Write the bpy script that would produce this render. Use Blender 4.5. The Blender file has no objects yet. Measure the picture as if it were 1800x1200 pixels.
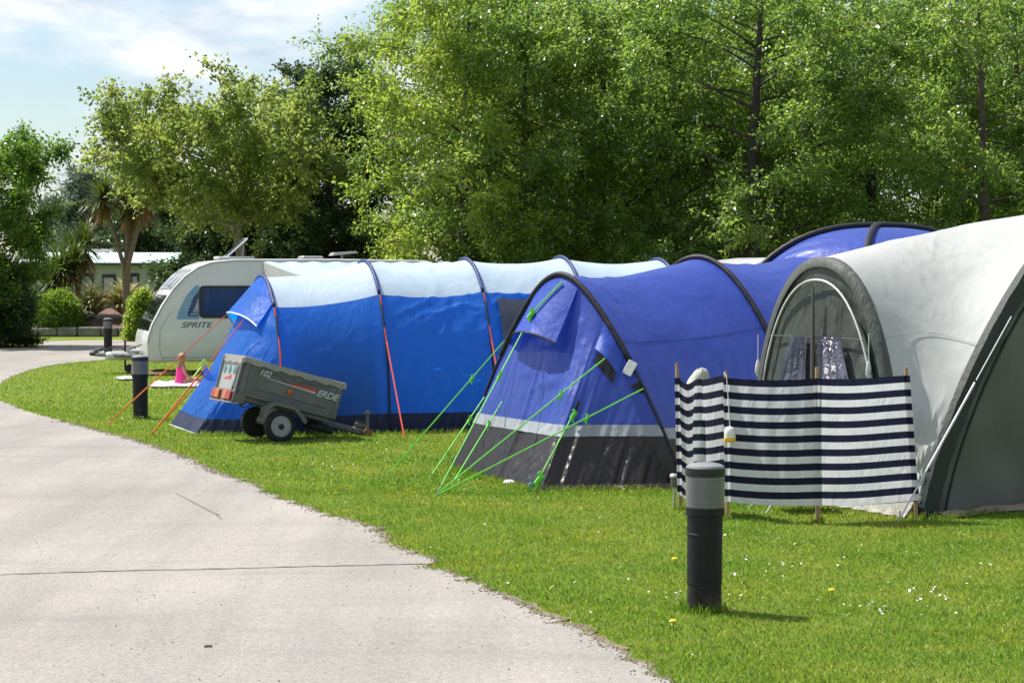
import bpy, math, random
import numpy as np
from mathutils import Vector, Matrix

random.seed(7)
RNG = np.random.default_rng(7)
SC = bpy.context.scene
COL = SC.collection
PI = math.pi
R = math.radians

# ------------------------------------------------------------------ camera maths (layout survey only)
CAM_H, FPX = 2.1, 3800.0
PITCH = math.atan(118 / FPX)

def ray(px, py):
    a, b = (px - 900) / FPX, (600 - py) / FPX
    return Vector((a, math.cos(PITCH) + b * math.sin(PITCH), -math.sin(PITCH) + b * math.cos(PITCH)))

def G(px, py):
    d = ray(px, py); t = -CAM_H / d.z
    return Vector((d.x * t, d.y * t, 0.0))

def P(px, py, Y):
    d = ray(px, py); t = Y / d.y
    return Vector((d.x * t, Y, CAM_H + d.z * t))

# ------------------------------------------------------------------ helpers
def lerp(a, b, t): return a + (b - a) * t

def tag(o, label=None, cat=None, group=None, kind=None):
    if label: o['label'] = label
    if cat: o['category'] = cat
    if group: o['group'] = group
    if kind: o['kind'] = kind
    return o

def empty(name, loc=(0, 0, 0), rz=0.0):
    o = bpy.data.objects.new(name, None)
    COL.objects.link(o); o.location = loc; o.rotation_euler = (0, 0, rz)
    o.empty_display_size = 0.2
    return o

def copy_tree(o, parent=None):
    c = o.copy(); COL.objects.link(c); c.parent = parent
    for ch in list(o.children): copy_tree(ch, c)
    return c

def link_mesh(name, me, mat, parent=None):
    o = bpy.data.objects.new(name, me); COL.objects.link(o)
    if mat is not None and len(me.materials) == 0: me.materials.append(mat)
    if parent is not None: o.parent = parent
    return o

def root_of(p):
    v = Vector((0, 0, 0))
    while p is not None:
        v += p.location; p = p.parent
    return v

class MB:
    """mesh builder"""
    def __init__(s): s.v = []; s.f = []; s.attr = None
    def add(s, vs, fs):
        n = len(s.v); s.v += [tuple(v) for v in vs]; s.f += [tuple(i + n for i in f) for f in fs]
        return s
    def box(s, c, size, mat=None, bev=0.0):
        x, y, z = size[0] / 2, size[1] / 2, size[2] / 2
        b = min(bev, x * .9, y * .9, z * .9)
        if b <= 0:
            vs = [(-x, -y, -z), (x, -y, -z), (x, y, -z), (-x, y, -z), (-x, -y, z), (x, -y, z), (x, y, z), (-x, y, z)]
            fs = [(0, 3, 2, 1), (4, 5, 6, 7), (0, 1, 5, 4), (1, 2, 6, 5), (2, 3, 7, 6), (3, 0, 4, 7)]
        else:
            rings = [(-z, b), (-z + b, 0), (z - b, 0), (z, b)]
            vs = []
            for zz, i in rings:
                X, Y = x - i, y - i
                vs += [(-X + b, -Y, zz), (X - b, -Y, zz), (X, -Y + b, zz), (X, Y - b, zz), (X - b, Y, zz), (-X + b, Y, zz), (-X, Y - b, zz), (-X, -Y + b, zz)]
            fs = [tuple(range(7, -1, -1)), tuple(range(24, 32))]
            for r in range(3):
                for k in range(8):
                    a = r * 8 + k; c2 = r * 8 + (k + 1) % 8
                    fs.append((a, c2, c2 + 8, a + 8))
        c = Vector(c)
        if mat is None: return s.add([c + Vector(v) for v in vs], fs)
        return s.add([mat @ (c + Vector(v)) for v in vs], fs)
    def tube(s, pts, rad, k=8, cap=True):
        pts = [Vector(p) for p in pts]; n = len(pts)
        rad = rad if isinstance(rad, (list, tuple)) else [rad] * n
        base = len(s.v); up = None
        for i, p in enumerate(pts):
            d = (pts[min(i + 1, n - 1)] - pts[max(i - 1, 0)])
            if d.length < 1e-9: d = Vector((0, 0, 1))
            d.normalize()
            if up is None:
                up = d.cross(Vector((0, 0, 1)))
                if up.length < .1: up = d.cross(Vector((0, 1, 0)))
            up = (up - d * up.dot(d))
            if up.length < 1e-6: up = d.cross(Vector((1, .3, 0)))
            up.normalize(); w = d.cross(up)
            for j in range(k):
                a = 2 * PI * j / k
                s.v.append(tuple(p + (up * math.cos(a) + w * math.sin(a)) * rad[i]))
        for i in range(n - 1):
            for j in range(k):
                a = base + i * k + j; b = base + i * k + (j + 1) % k
                s.f.append((a, b, b + k, a + k))
        if cap:
            s.f.append(tuple(base + j for j in range(k - 1, -1, -1)))
            s.f.append(tuple(base + (n - 1) * k + j for j in range(k)))
        return s
    def lathe(s, prof, c=(0, 0, 0), k=24, axis='z', mat=None):
        base = len(s.v)
        for r, z in prof:
            for j in range(k):
                a = 2 * PI * j / k
                if axis == 'z': v = Vector((r * math.cos(a), r * math.sin(a), z))
                elif axis == 'y': v = Vector((r * math.cos(a), z, r * math.sin(a)))
                else: v = Vector((z, r * math.cos(a), r * math.sin(a)))
                v = v + Vector(c)
                s.v.append(tuple(mat @ v if mat else v))
        for i in range(len(prof) - 1):
            for j in range(k):
                a = base + i * k + j; b = base + i * k + (j + 1) % k
                s.f.append((a, b, b + k, a + k))
        s.f.append(tuple(base + j for j in range(k - 1, -1, -1)))
        s.f.append(tuple(base + (len(prof) - 1) * k + j for j in range(k)))
        return s
    def grid(s, rows, flip=False):
        n = len(rows); m = len(rows[0]); base = len(s.v)
        for r in rows: s.v += [tuple(p) for p in r]
        for i in range(n - 1):
            for j in range(m - 1):
                a = base + i * m + j
                q = (a, a + 1, a + m + 1, a + m)
                s.f.append(q[::-1] if flip else q)
        return s
    def prism(s, poly, e0, e1, ax='y'):
        """poly of (a,b) extruded between e0 and e1 along axis"""
        n = len(poly)
        def mk(a, b, e): return (a, e, b) if ax == 'y' else ((a, b, e) if ax == 'z' else (e, a, b))
        vs = [mk(a, b, e0) for a, b in poly] + [mk(a, b, e1) for a, b in poly]
        fs = [tuple(range(n)), tuple(range(2 * n - 1, n - 1, -1))]
        fs += [(i, i + n, (i + 1) % n + n, (i + 1) % n) for i in range(n)]
        return s.add(vs, fs)
    def build(s, name, mat, parent=None, world=True, smooth=False, fix=False, angle=40):
        off = root_of(parent) if (parent is not None and world) else Vector((0, 0, 0))
        me = bpy.data.meshes.new(name)
        me.from_pydata([(v[0] - off.x, v[1] - off.y, v[2] - off.z) for v in s.v], [], s.f)
        if fix:
            import bmesh
            bm = bmesh.new(); bm.from_mesh(me); bmesh.ops.recalc_face_normals(bm, faces=bm.faces); bm.to_mesh(me); bm.free()
        if smooth:
            me.shade_smooth()
            if angle and angle < 180: me.set_sharp_from_angle(angle=R(angle))
        if s.attr is not None:
            a = me.attributes.new('stripe', 'FLOAT', 'POINT')
            a.data.foreach_set('value', np.array(s.attr, np.float32))
        me.update()
        o = link_mesh(name, me, mat, parent)
        return o

def np_mesh(name, verts, nper, attr=None):
    """verts (N*nper,3) -> N separate polygons of nper corners"""
    n = len(verts) // nper
    me = bpy.data.meshes.new(name)
    me.vertices.add(len(verts)); me.vertices.foreach_set('co', verts.astype(np.float32).ravel())
    me.loops.add(len(verts)); me.loops.foreach_set('vertex_index', np.arange(len(verts), dtype=np.int32))
    me.polygons.add(n)
    me.polygons.foreach_set('loop_start', np.arange(0, len(verts), nper, dtype=np.int32))
    if attr is not None:
        a = me.attributes.new('lv', 'FLOAT', 'POINT')
        a.data.foreach_set('value', np.repeat(attr, nper).astype(np.float32))
    me.update(calc_edges=True); me.validate()
    return me

def text_part(name, txt, size, mat, parent, loc, rot, shear=0.0, extrude=0.002, bold=0.0, sx=1.0):
    cu = bpy.data.curves.new(name, 'FONT'); cu.body = txt; cu.size = size; cu.shear = shear
    cu.extrude = extrude; cu.offset = bold
    o = bpy.data.objects.new(name, cu); COL.objects.link(o)
    bpy.context.view_layer.update()
    dg = bpy.context.evaluated_depsgraph_get()
    me = bpy.data.meshes.new_from_object(o.evaluated_get(dg)); me.name = name
    bpy.data.objects.remove(o)
    me.materials.clear()
    t = link_mesh(name, me, mat, parent)
    t.location = loc; t.rotation_euler = rot; t.scale = (sx, 1, 1)
    return t

# ------------------------------------------------------------------ materials
def newmat(name):
    m = bpy.data.materials.new(name); m.use_nodes = True
    nt = m.node_tree; b = nt.nodes['Principled BSDF']
    return m, nt, b

def N(nt, typ, **kw):
    n = nt.nodes.new(typ)
    for k, v in kw.items(): setattr(n, k, v)
    return n

def coords(nt, scale=(1, 1, 1), kind='Object', rot=(0, 0, 0)):
    tc = N(nt, 'ShaderNodeTexCoord'); mp = N(nt, 'ShaderNodeMapping')
    mp.inputs['Scale'].default_value = scale; mp.inputs['Rotation'].default_value = rot
    nt.links.new(tc.outputs[kind], mp.inputs[0]); return mp.outputs[0]

def noise(nt, scale, detail=4, rough=.55, vec=None, dist=0.0):
    n = N(nt, 'ShaderNodeTexNoise'); n.inputs['Scale'].default_value = scale
    n.inputs['Detail'].default_value = detail; n.inputs['Roughness'].default_value = rough
    n.inputs['Distortion'].default_value = dist
    nt.links.new(vec if vec is not None else coords(nt), n.inputs['Vector'])
    return n.outputs['Fac']

def ramp(nt, fac, stops):
    r = N(nt, 'ShaderNodeValToRGB'); e = r.color_ramp.elements
    while len(e) < len(stops): e.new(.5)
    for i, (p, c) in enumerate(stops):
        e[i].position = p; e[i].color = (c[0], c[1], c[2], 1) if not isinstance(c, (int, float)) else (c, c, c, 1)
    nt.links.new(fac, r.inputs[0]); return r.outputs[0]

def mixc(nt, fac, a, b, mode='MIX'):
    m = N(nt, 'ShaderNodeMix', data_type='RGBA', blend_type=mode)
    for s, v in ((0, fac), (6, a), (7, b)):
        if isinstance(v, (int, float)): m.inputs[s].default_value = v
        elif isinstance(v, (tuple, list)): m.inputs[s].default_value = (v[0], v[1], v[2], 1)
        else: nt.links.new(v, m.inputs[s])
    return m.outputs[2]

def mth(nt, op, a, b=None, c=None):
    m = N(nt, 'ShaderNodeMath', operation=op)
    for i, v in enumerate((a, b, c)):
        if v is None: continue
        if isinstance(v, (int, float)): m.inputs[i].default_value = v
        else: nt.links.new(v, m.inputs[i])
    return m.outputs[0]

def bump(nt, h, strength, dist, b):
    bp = N(nt, 'ShaderNodeBump'); bp.inputs['Strength'].default_value = strength; bp.inputs['Distance'].default_value = dist
    nt.links.new(h, bp.inputs['Height']); nt.links.new(bp.outputs[0], b.inputs['Normal']); return bp.outputs[0]

def paint(name, col, rough=.5, var=.15, scale=6, bmp=0.0, spec=.5, metal=0.0, dirt=None, dscale=3, coat=0.0, bscale=40):
    m, nt, b = newmat(name)
    lo = tuple(c * (1 - var) for c in col); hi = tuple(min(1, c * (1 + var)) for c in col)
    c = ramp(nt, noise(nt, scale), [(.3, lo), (.7, hi)])
    if dirt: c = mixc(nt, ramp(nt, noise(nt, dscale, 6, .65), [(.5, 0.0), (.72, .8)]), c, dirt)
    nt.links.new(c, b.inputs['Base Color'])
    r = ramp(nt, noise(nt, scale * 3), [(.3, max(0, rough - .08)), (.7, min(1, rough + .08))])
    nt.links.new(r, b.inputs['Roughness'])
    b.inputs['Metallic'].default_value = metal; b.inputs['Specular IOR Level'].default_value = spec
    b.inputs['Coat Weight'].default_value = coat
    if bmp: bump(nt, noise(nt, bscale, 5), bmp, .02, b)
    return m

def fabric(name, col, rough=.5, trans=.3, tcol=None, wr=.5, scale=1.6, stretch=(1, 1, .45), var=.08, dist=.05, spec=.4, fine=.25):
    m, nt, b = newmat(name)
    lo = tuple(c * (1 - var) for c in col); hi = tuple(min(1, c * (1 + var)) for c in col)
    c = ramp(nt, noise(nt, 1.1, 5), [(.3, lo), (.7, hi)])
    nt.links.new(c, b.inputs['Base Color'])
    b.inputs['Roughness'].default_value = rough; b.inputs['Specular IOR Level'].default_value = spec
    v1 = coords(nt, stretch, rot=(.25, .5, .6)); v2 = coords(nt, (stretch[1], stretch[0], stretch[2] * 1.7), rot=(.5, -.6, -.3))
    n1 = noise(nt, scale, 3, .5, v1, .8)
    w = N(nt, 'ShaderNodeTexWave', wave_type='BANDS', bands_direction='DIAGONAL'); w.inputs['Scale'].default_value = scale * 1.3
    w.inputs['Distortion'].default_value = 9; w.inputs['Detail'].default_value = 2; w.inputs['Detail Scale'].default_value = .7
    nt.links.new(v2, w.inputs['Vector'])
    msk = ramp(nt, noise(nt, scale * .5, 2), [(.45, 0.0), (.65, 1.0)])
    wv = mth(nt, 'MULTIPLY', mth(nt, 'MULTIPLY', w.outputs['Fac'], msk), .35)
    h = mth(nt, 'ADD', mth(nt, 'ADD', n1, wv), mth(nt, 'MULTIPLY', noise(nt, scale * 9, 4, .6, v1), fine))
    nrm = bump(nt, h, wr, dist, b)
    if trans > 0:
        t = N(nt, 'ShaderNodeBsdfTranslucent'); t.inputs[0].default_value = (*(tcol or col), 1)
        nt.links.new(nrm, t.inputs['Normal'])
        mx = N(nt, 'ShaderNodeMixShader'); mx.inputs[0].default_value = trans
        nt.links.new(b.outputs[0], mx.inputs[1]); nt.links.new(t.outputs[0], mx.inputs[2])
        nt.links.new(mx.outputs[0], nt.nodes['Material Output'].inputs[0])
    return m

def leafmat(name, stops, tstops, rough=.38, trans=.4, spec=.5):
    m, nt, b = newmat(name)
    at = N(nt, 'ShaderNodeAttribute', attribute_name='lv')
    nt.links.new(ramp(nt, at.outputs['Fac'], stops), b.inputs['Base Color'])
    b.inputs['Roughness'].default_value = rough; b.inputs['Specular IOR Level'].default_value = spec
    t = N(nt, 'ShaderNodeBsdfTranslucent'); nt.links.new(ramp(nt, at.outputs['Fac'], tstops), t.inputs[0])
    mx = N(nt, 'ShaderNodeMixShader'); mx.inputs[0].default_value = trans
    nt.links.new(b.outputs[0], mx.inputs[1]); nt.links.new(t.outputs[0], mx.inputs[2])
    nt.links.new(mx.outputs[0], nt.nodes['Material Output'].inputs[0])
    return m

def glass(name, col=(.02, .022, .025), rough=.06):
    m, nt, b = newmat(name)
    b.inputs['Base Color'].default_value = (*col, 1); b.inputs['Roughness'].default_value = rough
    b.inputs['Specular IOR Level'].default_value = .8; b.inputs['Coat Weight'].default_value = .6
    return m

MT = {}
# tents
MT['roof_white'] = fabric('pale_flysheet', (.62, .74, .82), .5, .30, (.60, .78, .90), .6, 1.5, fine=.1)
MT['blue'] = fabric('bright_blue_flysheet', (.012, .175, .70), .42, .5, (.008, .28, .96), .9, 1.3, spec=.6)
MT['navy'] = fabric('navy_groundskirt', (.012, .018, .06), .5, .05, None, .8, 2.5)
MT['navy_tape'] = fabric('navy_pole_sleeve', (.02, .04, .16), .55, .0, None, .3, 5)
MT['black_tape'] = fabric('black_pole_sleeve', (.016, .016, .022), .6, 0, None, .3, 5)
MT['mesh_grey'] = fabric('grey_mesh_window', (.09, .10, .12), .35, .25, (.2, .22, .25), .3, 2)
MT['inner'] = fabric('dark_inner_tent', (.10, .10, .14), .8, .02, None, .4, 2)
MT['purple'] = fabric('violet_blue_flysheet', (.060, .115, .50), .36, .38, (.06, .15, .74), .75, 1.4, spec=.7)
MT['purple_flap'] = fabric('violet_blue_flap', (.052, .112, .53), .5, .36, (.055, .15, .75), .6, 2.5, spec=.4)
MT['skirt_grey'] = fabric('charcoal_skirt', (.026, .020, .018), .34, .03, None, .6, 2.4, (1.6, 1.6, .22), spec=.5)
MT['band'] = fabric('silver_band', (.38, .40, .44), .45, .1, None, .6, 3)
MT['grey_fly'] = fabric('light_grey_canvas', (.56, .57, .55), .6, .25, (.60, .61, .59), .55, 1.6, fine=.10)
MT['olive'] = fabric('olive_grey_canvas', (.085, .095, .082), .6, .12, (.10, .12, .09), 1.0, 2.6)
MT['olive_dark'] = fabric('dark_olive_door', (.125, .132, .112), .62, .14, (.14, .15, .12), .6, 1.3)
MT['rim'] = fabric('dark_green_hem', (.018, .028, .026), .6, .05, None, .6, 3)
MT['piping'] = paint('white_piping', (.7, .7, .68), .5)
MT['plastic'] = fabric('crinkled_clear_plastic', (.24, .25, .36), .13, .25, (.35, .36, .5), 1.0, 6.0, (1.6, 1.6, .6), spec=1.0, dist=.10, var=.5, fine=.5)  # violet reflection of the next tent is put into this base colour
MT['tan'] = paint('tan_groundsheet', (.30, .22, .17), .8, .3, 4)
MT['rope_green'] = paint('lime_cord', (.16, .68, .06), .6, .1)
MT['rope_orange'] = paint('orange_cord', (.80, .20, .02), .6, .1)
MT['rope_red'] = paint('red_orange_cord', (.75, .10, .05), .6, .1)
MT['rope_white'] = paint('white_cord', (.62, .62, .66), .6, .1)
MT['black'] = paint('black_plastic', (.013, .014, .015), .5, .3, 5, .1)
MT['bollard'] = paint('weathered_black_plastic', (.011, .0125, .0135), .6, .2, 7, .12, spec=.3)
MT['bollard_base'] = paint('muddy_black_plastic', (.022, .021, .019), .75, .4, 9, .2, spec=.3, dirt=(.13, .08, .05), dscale=5)
MT['bollard_cap'] = paint('sun_greyed_cap', (.22, .23, .235), .5, .2, 7)
MT['zinc'] = paint('galvanised_steel', (.145, .15, .138), .5, .2, 5, .05, metal=.3, dirt=(.075, .075, .068), dscale=2.5)
MT['zinc_dark'] = paint('dull_galvanised_frame', (.14, .145, .135), .55, .2, 8, .05, metal=.3)
MT['tarp'] = fabric('grey_pvc_cover', (.30, .29, .25), .5, 0, None, .7, 5)
MT['tyre'] = paint('tyre_rubber', (.012, .012, .012), .75, .3, 12, .2)
MT['rimpaint'] = paint('silver_wheel_rim', (.33, .34, .36), .4, .12, 14, metal=.4, dirt=(.14, .12, .10), dscale=8)
MT['red_lens'] = paint('red_lens', (.32, .008, .005), .3, .05, coat=.15)
MT['orange_lens'] = paint('amber_lens', (.52, .10, .005), .3, .05, coat=.15)
MT['white_plate'] = paint('white_plate', (.34, .34, .335), .4, .05)
MT['red_ink'] = paint('red_print', (.6, .05, .03), .5, .05)
MT['teal_ink'] = paint('teal_print', (.10, .25, .24), .5, .05)
MT['letter_pale'] = paint('pale_grey_lettering', (.45, .48, .46), .5, .05)
MT['letter_grey'] = paint('grey_lettering', (.10, .11, .13), .5, .05)
MT['rust'] = paint('rusty_wheel', (.2, .09, .04), .8, .3, 10)
MT['cara_white'] = paint('caravan_white_gelcoat', (.60, .61, .60), .32, .03, 1.5, coat=.25, dirt=(.50, .50, .46), dscale=1)
MT['cara_trim'] = paint('caravan_grey_trim', (.35, .36, .37), .4, .05)
MT['decal_blue'] = paint('pale_blue_decal', (.16, .31, .50), .4, .08)
MT['decal_navy'] = paint('navy_decal', (.03, .05, .16), .4, .05)
MT['glass'] = glass('tinted_glass', (.02, .022, .02), .05)
MT['solar'] = glass('blue_grey_panel', (.06, .08, .12), .15)
MT['home_wall'] = paint('sage_green_cladding', (.38, .45, .34), .65, .04, 2)
MT['home_roof'] = paint('pale_mint_roof_tiles', (.52, .70, .66), .6, .06, 2)
MT['home_trim'] = paint('dark_teal_gutter', (.03, .085, .085), .5, .1)
MT['frame_dark'] = paint('dark_window_frame', (.03, .035, .035), .5, .1)
MT['curtain'] = paint('pale_net_curtain', (.36, .38, .38), .8, .1)
MT['grey_roof'] = paint('grey_felt_roof', (.30, .31, .31), .7, .1)
MT['wood'] = paint('weathered_pine_post', (.34, .22, .12), .7, .25, 12, .15)
MT['stone'] = paint('grey_edging_stone', (.20, .19, .17), .85, .3, 5, .5)
MT['silver'] = paint('brushed_silver', (.55, .56, .57), .35, .06, metal=.6)
MT['yellow'] = paint('yellow_float_paint', (.85, .50, .02), .4, .08)
MT['white_float'] = paint('white_float_plastic', (.72, .72, .66), .45, .06)
MT['skin'] = paint('child_skin', (.56, .30, .20), .5, .06, 10)
MT['hair'] = paint('dark_blonde_hair', (.34, .19, .09), .5, .35, 30, .4)
MT['pink'] = paint('hot_pink_cotton', (.85, .05, .30), .75, .12, 12, .2)
MT['towel'] = paint('pale_pink_towel', (.74, .58, .64), .9, .15, 9, .5)
MT['white_cloth'] = paint('white_cotton', (.72, .72, .72), .9, .06, 8, .4)
MT['brown_cloth'] = paint('earth_brown_fabric', (.20, .12, .08), .9, .3, 8, .4)
MT['lime_toy'] = paint('lime_plastic', (.55, .75, .20), .4, .1)
MT['bark'] = paint('grey_brown_bark', (.085, .07, .055), .9, .45, 9, .8)
MT['bark_dark'] = paint('dark_furrowed_bark', (.045, .038, .032), .9, .5, 7, .9)
MT['bark_pale'] = paint('pale_sycamore_bark', (.19, .165, .13), .85, .35, 6, .6)
MT['bark_palm'] = paint('fibrous_palm_bark', (.20, .14, .095), .9, .35, 14, .8)

def lens_mat():
    m, nt, b = newmat('ribbed_frosted_lens')
    b.inputs['Base Color'].default_value = (.13, .135, .14, 1); b.inputs['Roughness'].default_value = .3
    b.inputs['Transmission Weight'].default_value = .08; b.inputs['Coat Weight'].default_value = .4
    w = N(nt, 'ShaderNodeTexWave', wave_type='BANDS', bands_direction='Z'); w.inputs['Scale'].default_value = 19
    nt.links.new(coords(nt), w.inputs['Vector'])
    nt.links.new(ramp(nt, w.outputs['Fac'], [(.1, (.10, .105, .11)), (.9, (.165, .17, .175))]), b.inputs['Base Color'])
    bump(nt, w.outputs['Fac'], .12, .01, b)
    return m
MT['lens'] = lens_mat()

def stripe_mat():
    m, nt, b = newmat('navy_and_white_stripes')
    at = N(nt, 'ShaderNodeAttribute', attribute_name='stripe')
    fr = mth(nt, 'FRACT', mth(nt, 'DIVIDE', at.outputs['Fac'], .1192))
    f = mth(nt, 'LESS_THAN', fr, .5)
    nz = noise(nt, 30, 4)
    wh = ramp(nt, nz, [(.3, (.77, .76, .82)), (.7, (.84, .83, .88))])
    nv = ramp(nt, nz, [(.3, (.016, .018, .040)), (.7, (.024, .026, .055))])
    c = mixc(nt, f, wh, nv); nt.links.new(c, b.inputs['Base Color']); b.inputs['Roughness'].default_value = .85
    b.inputs['Specular IOR Level'].default_value = .2
    v1 = coords(nt, (1, 1, .35), rot=(0, .6, 0))
    nr = bump(nt, noise(nt, 6, 4, .6, v1, .8), .8, .04, b)
    t = N(nt, 'ShaderNodeBsdfTranslucent'); nt.links.new(c, t.inputs[0]); nt.links.new(nr, t.inputs['Normal'])
    mx = N(nt, 'ShaderNodeMixShader'); mx.inputs[0].default_value = .5
    nt.links.new(b.outputs[0], mx.inputs[1]); nt.links.new(t.outputs[0], mx.inputs[2])
    nt.links.new(mx.outputs[0], nt.nodes['Material Output'].inputs[0])
    return m
MT['stripes'] = stripe_mat()

def road_mat():
    m, nt, b = newmat('worn_pale_tarmac')
    big = ramp(nt, noise(nt, .35, 6, .6), [(.32, (.325, .295, .262)), (.5, (.365, .334, .298)), (.7, (.398, .366, .328))])
    grit = ramp(nt, noise(nt, 95, 4, .8), [(.30, .42), (.44, .94), (.56, 1.06), (.70, 1.55)])
    c = mixc(nt, 1.0, big, grit, 'MULTIPLY')
    c = mixc(nt, 1.0, c, ramp(nt, noise(nt, 34, 5, .8), [(.3, .72), (.7, 1.26)]), 'MULTIPLY')
    trk = ramp(nt, noise(nt, 1.0, 5, .6, coords(nt, (1.1, .10, 1), rot=(0, 0, .35))), [(.42, (1, 1, 1)), (.60, (.84, .85, .87))])
    c = mixc(nt, 1.0, c, trk, 'MULTIPLY')
    vo = N(nt, 'ShaderNodeTexVoronoi', feature='F1'); vo.inputs['Scale'].default_value = 4.2
    nt.links.new(coords(nt), vo.inputs['Vector'])
    spots = ramp(nt, vo.outputs['Distance'], [(.035, 1.0), (.06, 0.0)])
    c = mixc(nt, mth(nt, 'MULTIPLY', spots, .75), c, (.07, .055, .05))
    st = ramp(nt, noise(nt, 1.3, 6, .65, coords(nt, (.35, 1.6, 1))), [(.52, 0.0), (.75, .5)])
    c = mixc(nt, st, c, (.215, .212, .205))
    nt.links.new(c, b.inputs['Base Color']); b.inputs['Roughness'].default_value = .9
    b.inputs['Specular IOR Level'].default_value = .25
    bump(nt, noise(nt, 60, 3, .8), .5, .012, b)
    return m
MT['road'] = road_mat()

def ground_mat():
    m, nt, b = newmat('mown_turf')
    n1 = noise(nt, .5, 5); n2 = noise(nt, 24, 5, .75)
    c = ramp(nt, n2, [(.30, (.11, .15, .018)), (.5, (.20, .265, .03)), (.72, (.30, .35, .08))])
    c = mixc(nt, ramp(nt, n1, [(.4, 0.0), (.7, .45)]), c, (.16, .22, .03))
    nt.links.new(c, b.inputs['Base Color']); b.inputs['Roughness'].default_value = .9; b.inputs['Specular IOR Level'].default_value = .15
    bump(nt, n2, .9, .05, b)
    return m
MT['turf'] = ground_mat()

def blade_mat():
    m, nt, b = newmat('grass_blades')
    at = N(nt, 'ShaderNodeAttribute', attribute_name='lv')
    c = ramp(nt, at.outputs['Fac'], [(0, (.098, .168, .022)), (.35, (.19, .295, .036)), (.75, (.285, .40, .06)), (.93, (.38, .46, .13)), (1, (.56, .55, .32))])
    pt = ramp(nt, noise(nt, .8, 4), [(.33, (.70, .88, .7)), (.48, (1, 1, 1)), (.62, (1.26, 1.06, 1.1)), (.74, (1.55, 1.12, 1.5))])
    c = mixc(nt, 1.0, c, pt, 'MULTIPLY')
    c = mixc(nt, 1.0, c, ramp(nt, noise(nt, 2.6, 5, .65), [(.34, (.80, .93, .8)), (.52, (1, 1, 1)), (.70, (1.35, 1.08, 1.25))]), 'MULTIPLY')
    nt.links.new(c, b.inputs['Base Color']); b.inputs['Roughness'].default_value = .42; b.inputs['Specular IOR Level'].default_value = .35
    t = N(nt, 'ShaderNodeBsdfTranslucent'); nt.links.new(mixc(nt, 1.0, c, (1.25, 1.35, .8), 'MULTIPLY'), t.inputs[0])
    mx = N(nt, 'ShaderNodeMixShader'); mx.inputs[0].default_value = .45
    nt.links.new(b.outputs[0], mx.inputs[1]); nt.links.new(t.outputs[0], mx.inputs[2])
    nt.links.new(mx.outputs[0], nt.nodes['Material Output'].inputs[0])
    return m
MT['blade'] = blade_mat()
MT['soil'] = paint('bare_brown_soil', (.235, .185, .135), .95, .3, 9, .6, dirt=(.13, .09, .06), dscale=9)
MT['mulch'] = paint('bark_mulch', (.16, .085, .055), .95, .45, 5, .8)
MT['seam'] = paint('tar_seam', (.20, .175, .15), .9, .5, 6, .4)

G_AL = [(0, (.034, .072, .017)), (.5, (.078, .138, .031)), (.85, (.135, .205, .052)), (1, (.19, .245, .078))]
T_AL = [(0, (.19, .35, .05)), (.5, (.34, .53, .08)), (.85, (.50, .66, .11)), (1, (.64, .71, .15))]
G_YE = [(0, (.07, .12, .016)), (.5, (.13, .19, .026)), (1, (.20, .24, .04))]
T_YE = [(0, (.32, .49, .06)), (.5, (.49, .66, .09)), (1, (.68, .76, .13))]
MT['leaf_alder'] = leafmat('glossy_mid_green_leaves', G_AL, T_AL, .33, .53, .75)
MT['leaf_yellow'] = leafmat('fresh_yellow_green_leaves', G_YE, T_YE, .32, .5)
MT['leaf_syc'] = leafmat('pale_olive_leaves', [(0, (.05, .085, .018)), (.5, (.105, .145, .028)), (1, (.18, .20, .05))],
                         [(0, (.28, .41, .07)), (.5, (.43, .56, .10)), (1, (.62, .66, .16))], .42, .5)
MT['leaf_ever'] = leafmat('dark_evergreen_leaves', [(0, (.018, .036, .012)), (.6, (.036, .066, .020)), (1, (.065, .105, .03))],
                          [(0, (.07, .15, .03)), (1, (.16, .26, .06))], .42, .34, .5)
MT['leaf_left'] = leafmat('bright_green_leaves', [(0, (.02, .055, .008)), (.5, (.045, .10, .012)), (1, (.09, .15, .02))],
                          [(0, (.12, .27, .02)), (.5, (.22, .42, .03)), (1, (.36, .52, .05))], .34, .46)
MT['leaf_far'] = leafmat('blue_green_far_leaves', [(0, (.07, .11, .085)), (1, (.15, .19, .14))], [(0, (.14, .22, .14)), (1, (.26, .34, .22))], .5, .3)  # pale bluish haze of distance is mixed into these leaf colours
MT['leaf_cord'] = leafmat('sword_leaves', [(0, (.03, .06, .012)), (.55, (.08, .11, .02)), (.75, (.22, .12, .04)), (1, (.30, .15, .06))],
                          [(0, (.1, .18, .02)), (.55, (.2, .26, .03)), (1, (.4, .2, .07))], .4, .3)
MT['leaf_flax'] = leafmat('cream_striped_flax_leaves', [(0, (.16, .19, .05)), (.4, (.42, .42, .16)), (.85, (.70, .66, .38)), (1, (.30, .12, .06))],
                          [(0, (.2, .22, .04)), (.6, (.5, .46, .2)), (1, (.3, .1, .05))], .4, .3)
MT['leaf_hedge'] = leafmat('clipped_hedge_leaves', [(0, (.06, .125, .016)), (1, (.18, .28, .04))], [(0, (.22, .40, .04)), (1, (.42, .58, .06))], .4, .45)
MT['petal'] = paint('white_petals', (.78, .78, .74), .7, .05)
MT['petal_y'] = paint('yellow_petals', (.85, .60, .02), .7, .1)

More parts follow.
